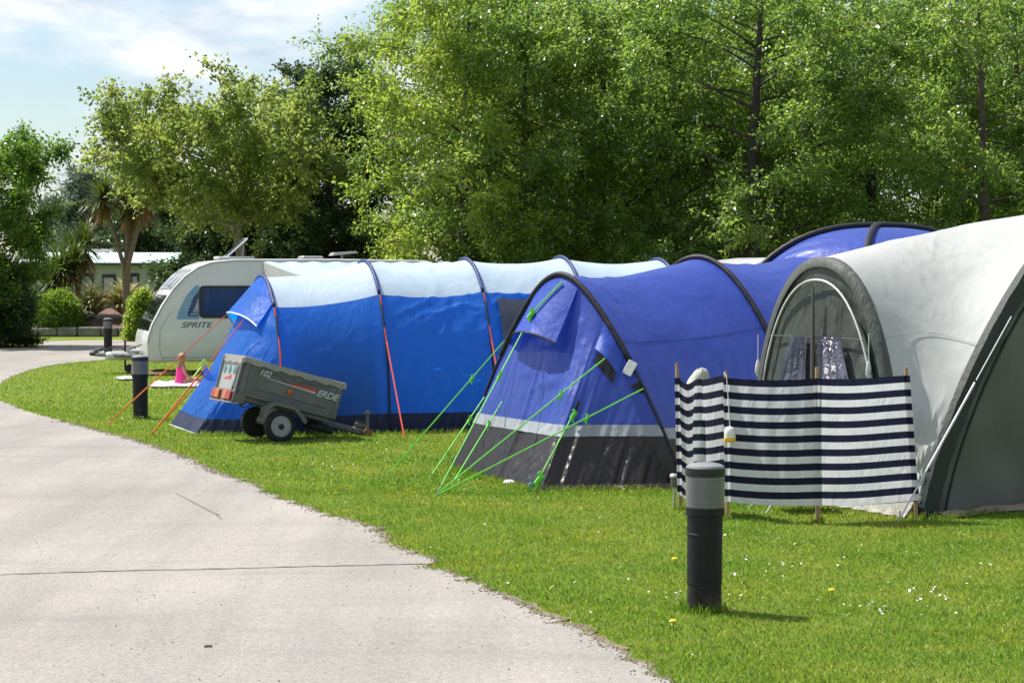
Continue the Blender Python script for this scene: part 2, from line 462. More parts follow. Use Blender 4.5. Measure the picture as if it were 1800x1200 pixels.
# ------------------------------------------------------------------ world and light
SUN_AZ_V = Vector((-math.cos(R(32)), math.sin(R(32)), 0)); SUN_EL = R(57)
def make_world():
    w = bpy.data.worlds.new("World"); SC.world = w; w.use_nodes = True
    nt = w.node_tree; bg = nt.nodes['Background']; out = nt.nodes['World Output']
    sky = N(nt, 'ShaderNodeTexSky', sky_type='NISHITA'); sky.sun_disc = False
    sky.sun_elevation = SUN_EL; sky.sun_rotation = math.atan2(SUN_AZ_V.x, SUN_AZ_V.y)
    sky.air_density = 1.0; sky.dust_density = .6; sky.ozone_density = 2.0
    nt.links.new(sky.outputs[0], bg.inputs[0]); bg.inputs[1].default_value = .08
    tc = N(nt, 'ShaderNodeTexCoord'); mp = N(nt, 'ShaderNodeMapping')
    mp.inputs['Scale'].default_value = (7.5, 7.5, 22); mp.inputs['Location'].default_value = (2.3, .6, .25)
    nt.links.new(tc.outputs['Generated'], mp.inputs[0])
    f = ramp(nt, noise(nt, 1.0, 6, .55, mp.outputs[0], .25), [(.42, 0.0), (.60, .95)])
    shade = ramp(nt, noise(nt, 2.1, 5, .55, mp.outputs[0]), [(.38, (.56, .64, .75)), (.58, (.98, .99, 1.0))])
    b2 = N(nt, 'ShaderNodeBackground'); nt.links.new(shade, b2.inputs[0]); b2.inputs[1].default_value = .70
    mx = N(nt, 'ShaderNodeMixShader'); nt.links.new(f, mx.inputs[0])
    nt.links.new(bg.outputs[0], mx.inputs[1]); nt.links.new(b2.outputs[0], mx.inputs[2]); nt.links.new(mx.outputs[0], out.inputs[0])
    ld = bpy.data.lights.new('sun', 'SUN'); ld.energy = 4.0; ld.angle = R(.55); ld.color = (1, .955, .88)
    lo = bpy.data.objects.new('sun', ld); COL.objects.link(lo)
    d = SUN_AZ_V * math.cos(SUN_EL) + Vector((0, 0, math.sin(SUN_EL)))
    lo.rotation_euler = d.to_track_quat('Z', 'Y').to_euler(); lo.location = (-20, 10, 40)
make_world()
cd = bpy.data.cameras.new('camera'); cam = bpy.data.objects.new('camera', cd); COL.objects.link(cam)
cam.location = (0, 0, CAM_H); cam.rotation_euler = (PI / 2 - PITCH, 0, 0)
cd.sensor_width = 36; cd.sensor_fit = 'HORIZONTAL'; cd.lens = 36 * FPX / 1800; cd.clip_end = 3000; cd.clip_start = .1
SC.camera = cam
SC.view_settings.view_transform = 'Standard'; SC.view_settings.look = 'None'
SC.view_settings.exposure = 0.72; SC.view_settings.gamma = 1
SC.cycles.max_bounces = 10; SC.cycles.transparent_max_bounces = 8
SC.cycles.sample_clamp_indirect = 6.0

# ------------------------------------------------------------------ ground, road, lawn
def wob(pts, amp, step, seed):
    """resample a polyline with ragged offsets"""
    rr = random.Random(seed); out = []
    for a, b in zip(pts[:-1], pts[1:]):
        n = max(1, int((b - a).length / step)); d = (b - a).normalized() if (b - a).length > 0 else Vector((1, 0, 0)); q = Vector((-d.y, d.x, 0))
        for i in range(n):
            t = i / n
            out.append(a.lerp(b, t) + q * (rr.gauss(0, amp) + amp * 1.2 * math.sin(3.1 * (a.x + b.y) + i * .9)))
    out.append(pts[-1]); return out

def smooth_poly(pts, it=2):
    for _ in range(it):
        q = [pts[0]]
        for a, b in zip(pts[:-1], pts[1:]): q += [a.lerp(b, .25), a.lerp(b, .75)]
        q.append(pts[-1]); pts = q
    return pts

edge_px = [(1330, 1290), (1175, 1200), (1095, 1150), (1000, 1100), (885, 1047), (815, 1018), (775, 1000), (742, 996), (770, 986),
           (700, 962), (672, 938), (640, 922), (555, 898), (482, 872), (436, 848), (372, 829), (330, 805), (262, 781), (150, 751), (60, 727), (22, 714), (-4, 703), (-16, 691), (-4, 678), (16, 664), (45, 653), (88, 642), (140, 636), (230, 630), (330, 627), (470, 624)]
edge = [G(*p) for p in edge_px]
edge_r = wob(smooth_poly(edge, 1), .022, .09, 3)
far_px = [(480, 596), (330, 596), (230, 597.5), (150, 598.5), (75, 600), (66, 612), (0, 613), (-150, 616)]
far_edge = [G(*p) for p in far_px]
road_outline = edge_r + far_edge + [Vector((-40, 55, 0)), Vector((-22, 22, 0)), Vector((-9, 9, 0)), Vector((-6, -6, 0)), Vector((4, -6, 0))]

gm = MB()
nx, ny = 60, 60
xs = [-400 + 800 * i / nx for i in range(nx + 1)]; ys = [-12 + 620 * j / ny for j in range(ny + 1)]
gm.grid([[(x, y, 0.0) for x in xs] for y in ys])
tag(gm.build('ground', MT['turf']), kind='structure')

import bmesh
def flat_poly(name, pts, z, mat):
    bm = bmesh.new(); vs = [bm.verts.new((p.x, p.y, z)) for p in pts]
    es = [bm.edges.new((vs[i], vs[(i + 1) % len(vs)])) for i in range(len(vs))]
    bmesh.ops.triangle_fill(bm, use_beauty=True, edges=es)
    bmesh.ops.recalc_face_normals(bm, faces=bm.faces)
    for f in bm.faces:
        if f.normal.z < 0: f.normal_flip()
    me = bpy.data.meshes.new(name); bm.to_mesh(me); bm.free()
    return tag(link_mesh(name, me, mat), kind='structure')
flat_poly('road', road_outline, .008, MT['road'])

# soil margin along the ragged road edge: a thin ribbon of irregular width
def ribbon(name, line, w0, w1, z, mat, seed):
    rr = random.Random(seed); rows = []
    for i, p in enumerate(line):
        a = line[max(0, i - 2)]; b = line[min(len(line) - 1, i + 2)]
        d = (b - a).normalized(); q = Vector((-d.y, d.x, 0))
        k = max(0.0, .35 + .75 * math.sin(i * .083 + seed) * math.sin(i * .031 + 1))
        rows.append([p + q * (w0 * k * rr.uniform(.3, 1.2)) + Vector((0, 0, z)), p - q * (w1 * k * rr.uniform(.4, 1.1)) + Vector((0, 0, z))])
    m = MB(); m.grid(rows); return tag(m.build(name, mat), kind='structure')
soil_line = [p for p in edge_r if p.y < 31 and p.y > 9]
ribbon('soil_margin', soil_line, .02, .075, .010, MT['soil'], 5)
def crumbs():
    rg = np.random.default_rng(44); b = MB()
    for i in range(2600):
        p = soil_line[rg.integers(len(soil_line))]; a = abs(rg.normal(0, .055)) - .03; x, y = p.x - a, p.y - abs(rg.normal(0, .06)) + .03
        r_ = rg.uniform(.003, .009) * (1 + (rg.random() < .05)); an = rg.random() * 3
        b.add([(x + r_ * math.cos(an + k * 1.571) * (1.5 if k % 2 else 1), y + r_ * math.sin(an + k * 1.571), .008 + .001) for k in range(4)] + [(x, y, .010 + r_ * .9)], [(0, 1, 4), (1, 2, 4), (2, 3, 4), (3, 0, 4)])
    for i in range(420):
        y = 10.5 + 16 * rg.random(); x = -rg.random() * y * .26 + .6; r_ = rg.uniform(.003, .008); an = rg.random() * 3
        b.add([(x + r_ * math.cos(an + k * 1.571), y + r_ * math.sin(an + k * 1.571) * 1.4, .009) for k in range(4)] + [(x, y, .010 + r_ * .8)], [(0, 1, 4), (1, 2, 4), (2, 3, 4), (3, 0, 4)])
    tag(b.build('grit', MT['soil']), 'loose brown crumbs of soil and grit along the road edge', 'grit', kind='stuff')
crumbs()

# road joint: tarry seam across the carriageway
seam_pts = smooth_poly([G(-200, 1016), G(0, 1012), G(180, 1006), G(330, 1003), G(480, 999), G(620, 996), G(745, 993)], 1)
seam_pts = wob(seam_pts, .006, .07, 8)
rows = []
for i, p in enumerate(seam_pts):
    w = .014 + .010 * random.random()
    rows.append([p + Vector((0, w, .013)), p + Vector((0, -w * .6, .013))])
m = MB(); m.grid(rows); tag(m.build('road_seam', MT['seam']), kind='structure')

# point in polygon
def inside(poly, x, y):
    r = np.zeros(len(x), bool); n = len(poly)
    for i in range(n):
        x0, y0 = poly[i].x, poly[i].y; x1, y1 = poly[(i + 1) % n].x, poly[(i + 1) % n].y
        if y0 == y1: continue
        c = ((y0 > y) != (y1 > y)) & (x < (x1 - x0) * (y - y0) / (y1 - y0) + x0)
        r ^= c
    return r
from mathutils import noise as mn
def grass(n, y0, y1, h0, h1, w, power, seed):
    rg = np.random.default_rng(seed)
    y = y0 + (y1 - y0) * rg.random(n) ** power
    x = (rg.random(n) - .5) * (y * .474 + 3.0)
    cl = np.sin(x * 7.3 + y * 3.1) * np.sin(x * 2.9 - y * 5.7) + .6 * np.sin(x * 17 + 3 * np.sin(y * 9))
    k = ~inside(road_outline, x + .035 * cl + rg.normal(0, .022, n), y + .07 * cl + rg.normal(0, .05, n)); x, y = x[k], y[k]; n = len(x)
    h = (h0 + (h1 - h0) * rg.random(n) ** 2) * (1 + .25 * np.sin(x * 3.1 + np.sin(y * 2.3)) * np.sin(y * 1.9 + x))
    a = rg.random(n) * 2 * PI; la = rg.random(n) * 2 * PI; ll = h * (.25 + .9 * rg.random(n))
    ww = w * (.6 + .8 * rg.random(n))
    z = np.zeros(n)
    b = np.stack([x, y, z], 1); sx = np.stack([np.cos(a) * ww, np.sin(a) * ww, z], 1)
    mid = b + np.stack([np.cos(la) * ll * .35, np.sin(la) * ll * .35, h * .62], 1)
    tip = b + np.stack([np.cos(la) * ll, np.sin(la) * ll, h], 1)
    v = np.stack([b - sx, b + sx, mid + sx * .7, tip, mid - sx * .7], 1).reshape(-1, 3)
    return v, np.clip(rg.normal(.5, .24, n), 0, 1)
v1, a1 = grass(360000, 10.8, 21, .010, .034, .0034, 1.0, 1)
v2, a2 = grass(250000, 20.5, 34, .012, .038, .0054, 1.15, 2)
v3, a3 = grass(120000, 33, 60, .015, .045, .009, 1.2, 3)
def tufts():
    rg = np.random.default_rng(77); V = []; A = []
    spots = [(1238, 1074, .13, 260), (247, 736, .13, 160), (1196, 896, .05, 60), (1279, 912, .05, 60), (1437, 919, .05, 60), (1611, 912, .06, 70)]
    foot = [(345, 766), (400, 766), (480, 766), (560, 765), (640, 764), (720, 763), (800, 761), (860, 759), (795, 826), (830, 838), (880, 850), (940, 864), (1000, 864), (1080, 863), (1160, 863), (1640, 914), (1700, 908), (1760, 903)]
    for a, b in zip(foot[:-1], foot[1:]):
        if abs(a[0] - b[0]) < 130:
            for k in range(5): f = k / 5; spots.append((lerp(a[0], b[0], f), lerp(a[1], b[1], f), .07, 34))
    for px, py, rad, n in spots:
        c = G(px, py); an = rg.random(n) * 2 * PI; rr = rad * (.85 + .35 * rg.random(n)); x = c.x + np.cos(an) * rr; y = c.y + np.sin(an) * rr
        h = .035 + .055 * rg.random(n) ** 2; a = rg.random(n) * 2 * PI; la = rg.random(n) * 2 * PI; ll = h * .5; ww = .004 + 0 * h; z = 0 * x
        b = np.stack([x, y, z], 1); sx = np.stack([np.cos(a) * ww, np.sin(a) * ww, z], 1); L = np.stack([np.cos(la) * ll, np.sin(la) * ll, h], 1)
        V.append(np.stack([b - sx, b + sx, b + L * [.4, .4, .65] + sx * .7, b + L, b + L * [.4, .4, .65] - sx * .7], 1).reshape(-1, 3)); A.append(np.clip(rg.normal(.45, .25, n), 0, 1))
    return np.concatenate(V), np.concatenate(A)
v4, a4 = tufts()
me = np_mesh('lawn_grass', np.concatenate([v1, v2, v3, v4]), 5, np.concatenate([a1, a2, a3, a4]))
tag(link_mesh('lawn_grass', me, MT['blade']), 'short mown bright green grass covering the lawn', 'grass', kind='stuff')

# daisies, in drifts
def daisies():
    rg = np.random.default_rng(12); pts = []
    drift = [(1620, 1055, 60, .10), (1520, 1076, 45, .07), (1360, 1012, 28, .12), (1180, 1055, 18, .08), (1300, 1068, 18, .1), (1500, 1000, 22, .3), (1760, 1010, 12, .12),
             (1310, 990, 12, .10), (1710, 1060, 12, .12), (1180, 1060, 16, .04), (590, 824, 24, .08), (690, 812, 14, .10), (840, 870, 16, .4), (210, 740, 30, .18), (245, 745, 26, .12), (180, 680, 24, .3), (310, 695, 16, .3), (110, 672, 18, .4), (1000, 960, 20, .6), (900, 990, 16, .5)]
    for px, py, n, s in drift:
        c = G(px, py)
        for _ in range(int(n * .5)): pts.append((c.x + rg.normal(0, s * 1.5), c.y + rg.normal(0, s * 2.6)))
    for _ in range(240):
        y = 11 + 32 * rg.random(); pts.append(((rg.random() - .4) * .5 * y, y))
    x = np.array([p[0] for p in pts]); y = np.array([p[1] for p in pts]); k = ~inside(road_outline, x, y)
    x, y = x[k], y[k]; b = MB(); y_ = MB()
    for X, Y in zip(x, y):
        r = rg.uniform(.006, .0115); h = rg.uniform(.035, .055); tx, ty = rg.normal(0, .3, 2)
        b.add([(X + r * (1 if i % 2 else .72) * math.cos(i * PI / 6), Y + r * (1 if i % 2 else .72) * math.sin(i * PI / 6), h + r * (tx * math.cos(i * PI / 6) + ty * math.sin(i * PI / 6))) for i in range(12)], [tuple(range(12))])
    tag(b.build('daisies', MT['petal']), 'tiny white daisies scattered over the lawn in drifts', 'daisies', kind='stuff')
daisies()
def dandelion(px, py, label):
    c = G(px, py); r = empty('dandelion', c)
    b = MB(); b.lathe([(.004, .045), (.024, .05), (.021, .058), (.006, .062)], c=c, k=14); b.build('flower_head', MT['petal_y'], r, smooth=True)
    s = MB(); s.tube([c, c + Vector((.004, 0, .046))], .0025, 5); s.build('stem', MT['leaf_hedge'], r)
    tag(r, label, 'flower', 'yellow dandelions in the grass')
dandelion(1183, 1106, 'yellow dandelion in the grass just in front of the nearest bollard')
dandelion(1186, 994, 'small yellow dandelion left of the nearest bollard, level with its middle')
dandelion(1462, 1050, 'yellow dandelion right of the nearest bollard amid the daisies')

c = G(366, 1139); b = MB()
b.box((0, 0, .012), (.045, .022, .018), Matrix.Translation(c) @ Matrix.Rotation(.3, 4, 'Z'), .004)
tag(b.build('debris', MT['brown_cloth']), 'small dark reddish brown scrap lying on the pale road', 'litter')
b = MB(); b.tube([G(308, 868) + Vector((0, 0, .016)), G(345, 888) + Vector((0, 0, .018)), G(378, 905) + Vector((0, 0, .016)), G(390, 915) + Vector((0, 0, .014))], [.002, .003, .003, .002], 5)
b.tube([G(378, 905) + Vector((0, 0, .016)), G(384, 908) + Vector((0.01, 0, .02))], .003, 5)
tag(b.build('twig', MT['bark_palm']), 'thin curved brown twig lying on the road by the lawn', 'twig')

# ------------------------------------------------------------------ bollards
def make_bollard():
    r = empty('bollard_light', (0, 0, 0))
    b = MB(); b.lathe([(.107, -.05), (.107, .175), (.111, .178), (.111, .186)]); b.build('base_sleeve', MT['bollard_base'], r, smooth=True, angle=20)
    b = MB(); b.lathe([(.110, .186), (.110, .478), (.113, .482), (.113, .49), (.110, .494), (.112, .60), (.121, .604), (.121, .652)]); b.build('post', MT['bollard'], r, smooth=True, angle=20)
    b = MB(); b.lathe([(.119, .652), (.122, .656), (.122, .846), (.119, .85)], k=32); b.build('lens', MT['lens'], r, smooth=True, angle=20)
    b = MB(); b.lathe([(.124, .85), (.125, .855), (.125, .898), (.121, .90)], k=32); b.build('collar', MT['black'], r, smooth=True, angle=20)
    b = MB(); b.lathe([(.120, .90), (.114, .912), (.09, .923), (.05, .931), (.002, .934)], k=32); b.build('cap', MT['bollard_cap'], r, smooth=True, angle=20)
    return r
bo = make_bollard()
spots = [(1238, 1074, 'nearest black bollard light, in the grass in front of the striped windbreak', .04),
         (247, 736, 'black bollard light on the lawn in front of the white caravan', -.02),
         (190, 620, 'smallest black bollard light, beyond the caravan towbar by the far road', 0)]
for i, (px, py, lb, tilt) in enumerate(spots):
    o = bo if i == 0 else copy_tree(bo)
    o.location = G(px, py); o.rotation_euler = (0.0, -.012 if i == 1 else .004, i * 1.3)
    tag(o, lb, 'bollard', 'black bollard lights beside the road')

# ------------------------------------------------------------------ tent machinery
def spow(a, e): return math.copysign(abs(a) ** e, a)
class Hoop:
    def __init__(s, c, p, w, h, n=2.0, lean=(0, 0), tp=0.0):
        s.c = Vector((c[0], c[1], 0)); s.p = Vector((p[0], p[1], 0)).normalized(); s.w = w; s.h = h; s.n = n; s.lean = Vector((lean[0], lean[1], 0)); s.tp = tp
    def pt(s, t, grow=0.0):
        a = PI * t; e = 2.0 / s.n
        u = -spow(math.cos(a), e); z = abs(math.sin(a)) ** e
        u *= 1 - s.tp * z
        return s.c + s.p * (u * (s.w + grow)) + s.lean * z + Vector((0, 0, z * (s.h + grow)))
def hmix(a, b, f, sag):
    k = 4 * f * (1 - f)
    return Hoop(a.c.lerp(b.c, f), a.p.lerp(b.p, f), lerp(a.w, b.w, f) * (1 - sag * k * .55), lerp(a.h, b.h, f) * (1 - sag * k), lerp(a.n, b.n, f), a.lean.lerp(b.lean, f), lerp(a.tp, b.tp, f))
def crease(q, seed=0.0, sc=1.0):
    m = max(0.0, mn.noise(Vector((q.x * .8 + seed, q.y * .8, q.z * .9 + 9))) + .25)
    a = 1 - abs(mn.noise(Vector((q.x * 1.3 * sc + q.z * 1.5 + seed, q.y * 1.3 * sc, q.z * 4.2 * sc - q.x * 2.1 * sc)))) * 2.4
    b = 1 - abs(mn.noise(Vector((q.x * 2.2 * sc - q.z * 2.6 + seed + 7, q.y * 2.2 * sc, q.z * 3.2 * sc + q.x * 3.4 * sc)))) * 2.6
    return m * (max(0, a) ** 3 + .6 * max(0, b) ** 3)
def loft(hoops, t0, t1, name, mat, parent, sag=.025, nu=26, nv=12, grow=0.0, s0=0.0, s1=None, wr=.012, seed=0, cr=0.0):
    nu = int(nu * (2.2 if cr else 1)); nv = int(nv * (2.6 if cr else 1))
    s1 = len(hoops) - 1 if s1 is None else s1
    rows = []; tot = max(2, int(nv * (s1 - s0)) + 1)
    for i in range(tot):
        s = s0 + (s1 - s0) * i / (tot - 1); k = min(int(s), len(hoops) - 2); f = s - k
        h = hmix(hoops[k], hoops[k + 1], f, sag); r = []
        for j in range(nu + 1):
            q = h.pt(lerp(t0, t1, j / nu), grow)
            d = mn.noise(Vector((q.x * 1.3 + seed, q.y * 1.3, q.z * 2.2))) * wr * (4 * f * (1 - f) if 0 < f < 1 else 0)
            if cr: d += cr * crease(q, seed) * (.35 + .65 * j / nu)
            out = (q - h.c); out.z *= .8
            if out.length > 0: q = q + out.normalized() * d
            r.append(q)
        rows.append(r)
    m = MB(); m.grid(rows); return m.build(name, mat, parent, smooth=True, angle=180)
def sleeve(h, name, mat, parent, rad, t0=0, t1=1, grow=.02, k=8, n=44):
    m = MB(); m.tube([h.pt(lerp(t0, t1, i / n), grow) for i in range(n + 1)], rad, k); return m.build(name, mat, parent, smooth=True, angle=180)
def endwall(h, E, t0, t1, zlo, zhi, name, mat, parent, nu=56, nv=40, grow=0.0, bulge=.03, wr=.02, seed=0, pl=.008):
    """ruled panel from a hoop down to a ground line E(t), kept between two heights"""
    rows = []
    for i in range(nu + 1):
        t = lerp(t0, t1, i / nu); top = h.pt(t); bot = E(t); r = []
        H = max(top.z, 1e-3)
        va = 1 - min(1, zhi / H) if zhi is not None else 0.0
        vb = 1 - min(1, zlo / H)
        out = (bot - top); n = Vector((-out.y, out.x, 0))
        for j in range(nv + 1):
            v = lerp(va, vb, j / nv)
            q = top.lerp(bot, v)
            w = mn.noise(Vector((q.x * 1.5 + seed, q.y * 1.5, q.z * 1.2 + 5))) * wr * math.sin(PI * min(1, v))
            w += pl * (mn.noise(Vector((t * 46, v * 1.3, seed))) + .6 * mn.noise(Vector((t * 95 + 4, v * 1.1, seed + 2)))) * min(1, v * 1.3)
            w += (.034 if zlo > .15 else .012) * crease(q, seed + 3)
            o = Vector((bot.x - h.c.x, bot.y - h.c.y, 0))
            if o.length > 0: o.normalize()
            q = q + o * (grow + w - bulge * math.sin(PI * v)) + Vector((0, 0, grow * .4))
            r.append(q)
        rows.append(r)
    m = MB(); m.grid(rows); return m.build(name, mat, parent, smooth=True, angle=180)
def seg_edge(pts, ts):
    def E(t):
        for k in range(len(ts) - 1):
            if t <= ts[k + 1] + 1e-9: return pts[k].lerp(pts[k + 1], (t - ts[k]) / (ts[k + 1] - ts[k]))
        return pts[-1]
    return E
def rope(pts, name, mat, parent, rad=.006, sag=.0):
    q = []
    for a, b in zip(pts[:-1], pts[1:]):
        for i in range(6):
            f = i / 6; q.append(a.lerp(b, f) - Vector((0, 0, sag * 4 * f * (1 - f))))
    q.append(pts[-1]); m = MB(); m.tube(q, rad, 6); return m.build(name, mat, parent, smooth=True)
def knot(p, mat, parent, s=.03):
    m = MB(); m.tube([p + Vector((0, 0, s)), p + Vector((.4 * s, 0, .3 * s)), p - Vector((.3 * s, 0, .6 * s)), p - Vector((0, 0, 1.6 * s))], [s * .3, s * .5, s * .45, s * .2], 7)
    return m.build('rope_slider', mat, parent, smooth=True)

# ------------------------------------------------------------------ tent: blue tunnel with pale roof
def blue_tent():
    ax = Vector((.956, .292, 0)); pp = Vector((-.292, .956, 0)); W = 1.5
    N1 = G(497, 764); c1 = N1 + pp * W
    s = [0, 1.44, 2.90, 4.32, 5.8]
    hs = [2.06, 2.27, 2.30, 2.33, 2.30]
    H = [Hoop(c1 + ax * a, pp, W, h, 2.05) for a, h in zip(s, hs)]
    r = empty('tunnel_tent', c1 + ax * 1.5)
    tag(r, 'long blue tunnel tent with pale white roof and orange guy ropes beside the trailer', 'tent')
    tz = .296; tk = .034
    loft(H, tz, 1 - tz, 'roof_panel', MT['roof_white'], r, .03, 30, 12, seed=1, cr=.020)
    loft(H, tk, tz, 'side_wall', MT['blue'], r, .03, 26, 14, seed=1, cr=.042)
    loft(H, 1 - tz, 1 - tk, 'side_wall', MT['blue'], r, .03, 20, 10, seed=4)
    loft(H, 0.0, tk, 'skirt', MT['navy'], r, .03, 6, 12, seed=1, grow=.004)
    loft(H, 1 - tk, 1.0, 'skirt', MT['navy'], r, .03, 6, 12, seed=4, grow=.004)
    loft(H, .075, .275, 'window', MT['mesh_grey'], r, .03, 12, 12, grow=.05, s0=2.12, s1=2.86, wr=.0)
    # rear bell end
    pF = [H[4].pt(0), H[4].pt(0) + ax * 1.0 + pp * .8, H[4].pt(1) + ax * 1.0 - pp * .8, H[4].pt(1)]
    endwall(H[4], seg_edge(pF, [0, .3, .7, 1]), 0, 1, 0, None, 'rear_wall', MT['blue'], r)
    # dark bedroom pods hung inside the first bay and third bay
    inn = [Hoop(h.c, h.p, W - .14, 1.42, 3.2) for h in H]
    loft(inn, 0.0, 1.0, 'inner_tent', MT['inner'], r, 0.0, 30, 4, s0=.08, s1=.94, wr=0)
    # front bell: near wedge, front slope, far wedge
    C = G(345, 764); A = G(299, 747); N_, F_ = H[0].pt(0), H[0].pt(1)
    E = seg_edge([N_, C, A, F_], [0, .30, .70, 1.0])
    endwall(H[0], E, .0, .30, .20, None, 'near_wedge', MT['blue'], r, 100, 40, seed=2, pl=.022)
    endwall(H[0], E, .30, .70, .20, None, 'front_panel', MT['blue'], r, 100, 40, seed=2, pl=.022)
    endwall(H[0], E, .70, 1.0, .20, None, 'far_wedge', MT['blue'], r, 100, 40, seed=2, pl=.022)
    endwall(H[0], E, .0, 1.0, 0.0, .20, 'front_skirt', MT['navy'], r, 160, 6, grow=.004, bulge=.0, seed=2, pl=.02)
    # white hem round the foot of the bell
    m = MB(); m.tube([E(t / 40) + Vector((0, 0, .012)) + Vector((-.01, -.005, 0)) for t in range(8, 31)], .009, 6); m.build('hem', MT['piping'], r, smooth=True)
    # hood over the front vent: a flap hung from the hoop, standing out from the slope
    def onp(t, v, off=0.0):
        a = H[0].pt(t); b = E(t); q = a.lerp(b, v); o = Vector((b.x - H[0].c.x, b.y - H[0].c.y, 0)).normalized()
        return q + o * off + Vector((0, 0, off * .5))
    rows = []
    for i in range(13):
        f = i / 12; t = lerp(.31, .69, f); rr = []
        for j in range(11):
            v = j / 10; k = math.sin(PI * f)
            rr.append(onp(t, v * (.19 + .08 * k), .015 + (.03 + .11 * k) * v))
        rows.append(rr)
    m = MB(); m.grid(rows); m.build('vent_hood', MT['blue'], r, smooth=True, angle=180)
    m = MB(); m.tube([rw[-1] for rw in rows], .012, 6); m.build('piping', MT['piping'], r, smooth=True)
    rows = [[onp(lerp(.36, .64, i / 8), lerp(.08, .22, j / 4), .006) for j in range(5)] for i in range(9)]
    m = MB(); m.grid(rows); m.build('vent_mesh', MT['mesh_grey'], r)
    # small triangular flap at knee height with a tie
    k0 = onp(.40, .66, .012); k1 = onp(.60, .66, .012); k2 = onp(.5, .60, .14)
    m = MB(); m.add([k0, k1, k2], [(0, 1, 2)]); m.build('vent_flap', MT['blue'], r)
    for i, h in enumerate(H):
        sleeve(h, 'pole_sleeve', MT['navy_tape'], r, .026, tz, 1 - tz, .02)
        sleeve(h, 'pole', MT['black_tape'], r, .014, .0, tz, .016, n=24)
    # side guy ropes: down from the roof seam
    for i, (fx, fy) in enumerate([(499, 767), (711, 770), (893, 764)]):
        top = H[i].pt(tz - .01, .04); g = G(fx, fy); g = Vector((lerp(g.x, top.x, .0), g.y, .0))
        mid = H[i].pt(.17, .05)
        rope([top, mid], 'guy_rope', MT['rope_red'], r, .008)
        rope([mid, g], 'guy_rope', MT['rope_red'], r, .010)
        pg = MB(); pg.tube([g + Vector((0, 0, .07)), g - Vector((0, 0, .08))], .008, 6); pg.build('tent_peg', MT['rope_orange'], r)
    # front guy ropes
    hd = onp(.38, .25, .11); hd2 = onp(.58, .27, .14)
    for a, (gx, gy) in ((hd2, (188, 746)), (hd, (265, 765)), (onp(.42, .60, .12), (270, 758))):
        g = G(gx, gy); mid = a.lerp(g, .48)
        rope([a, mid], 'guy_rope', MT['rope_red'], r, .007)
        rope([mid, g], 'guy_rope', MT['rope_orange'], r, .011)
        pg = MB(); pg.tube([g + Vector((0.02, 0, .05)), g - Vector((0, 0, .08))], .007, 6); pg.build('tent_peg', MT['rope_orange'], r)
    return r
blue_tent()

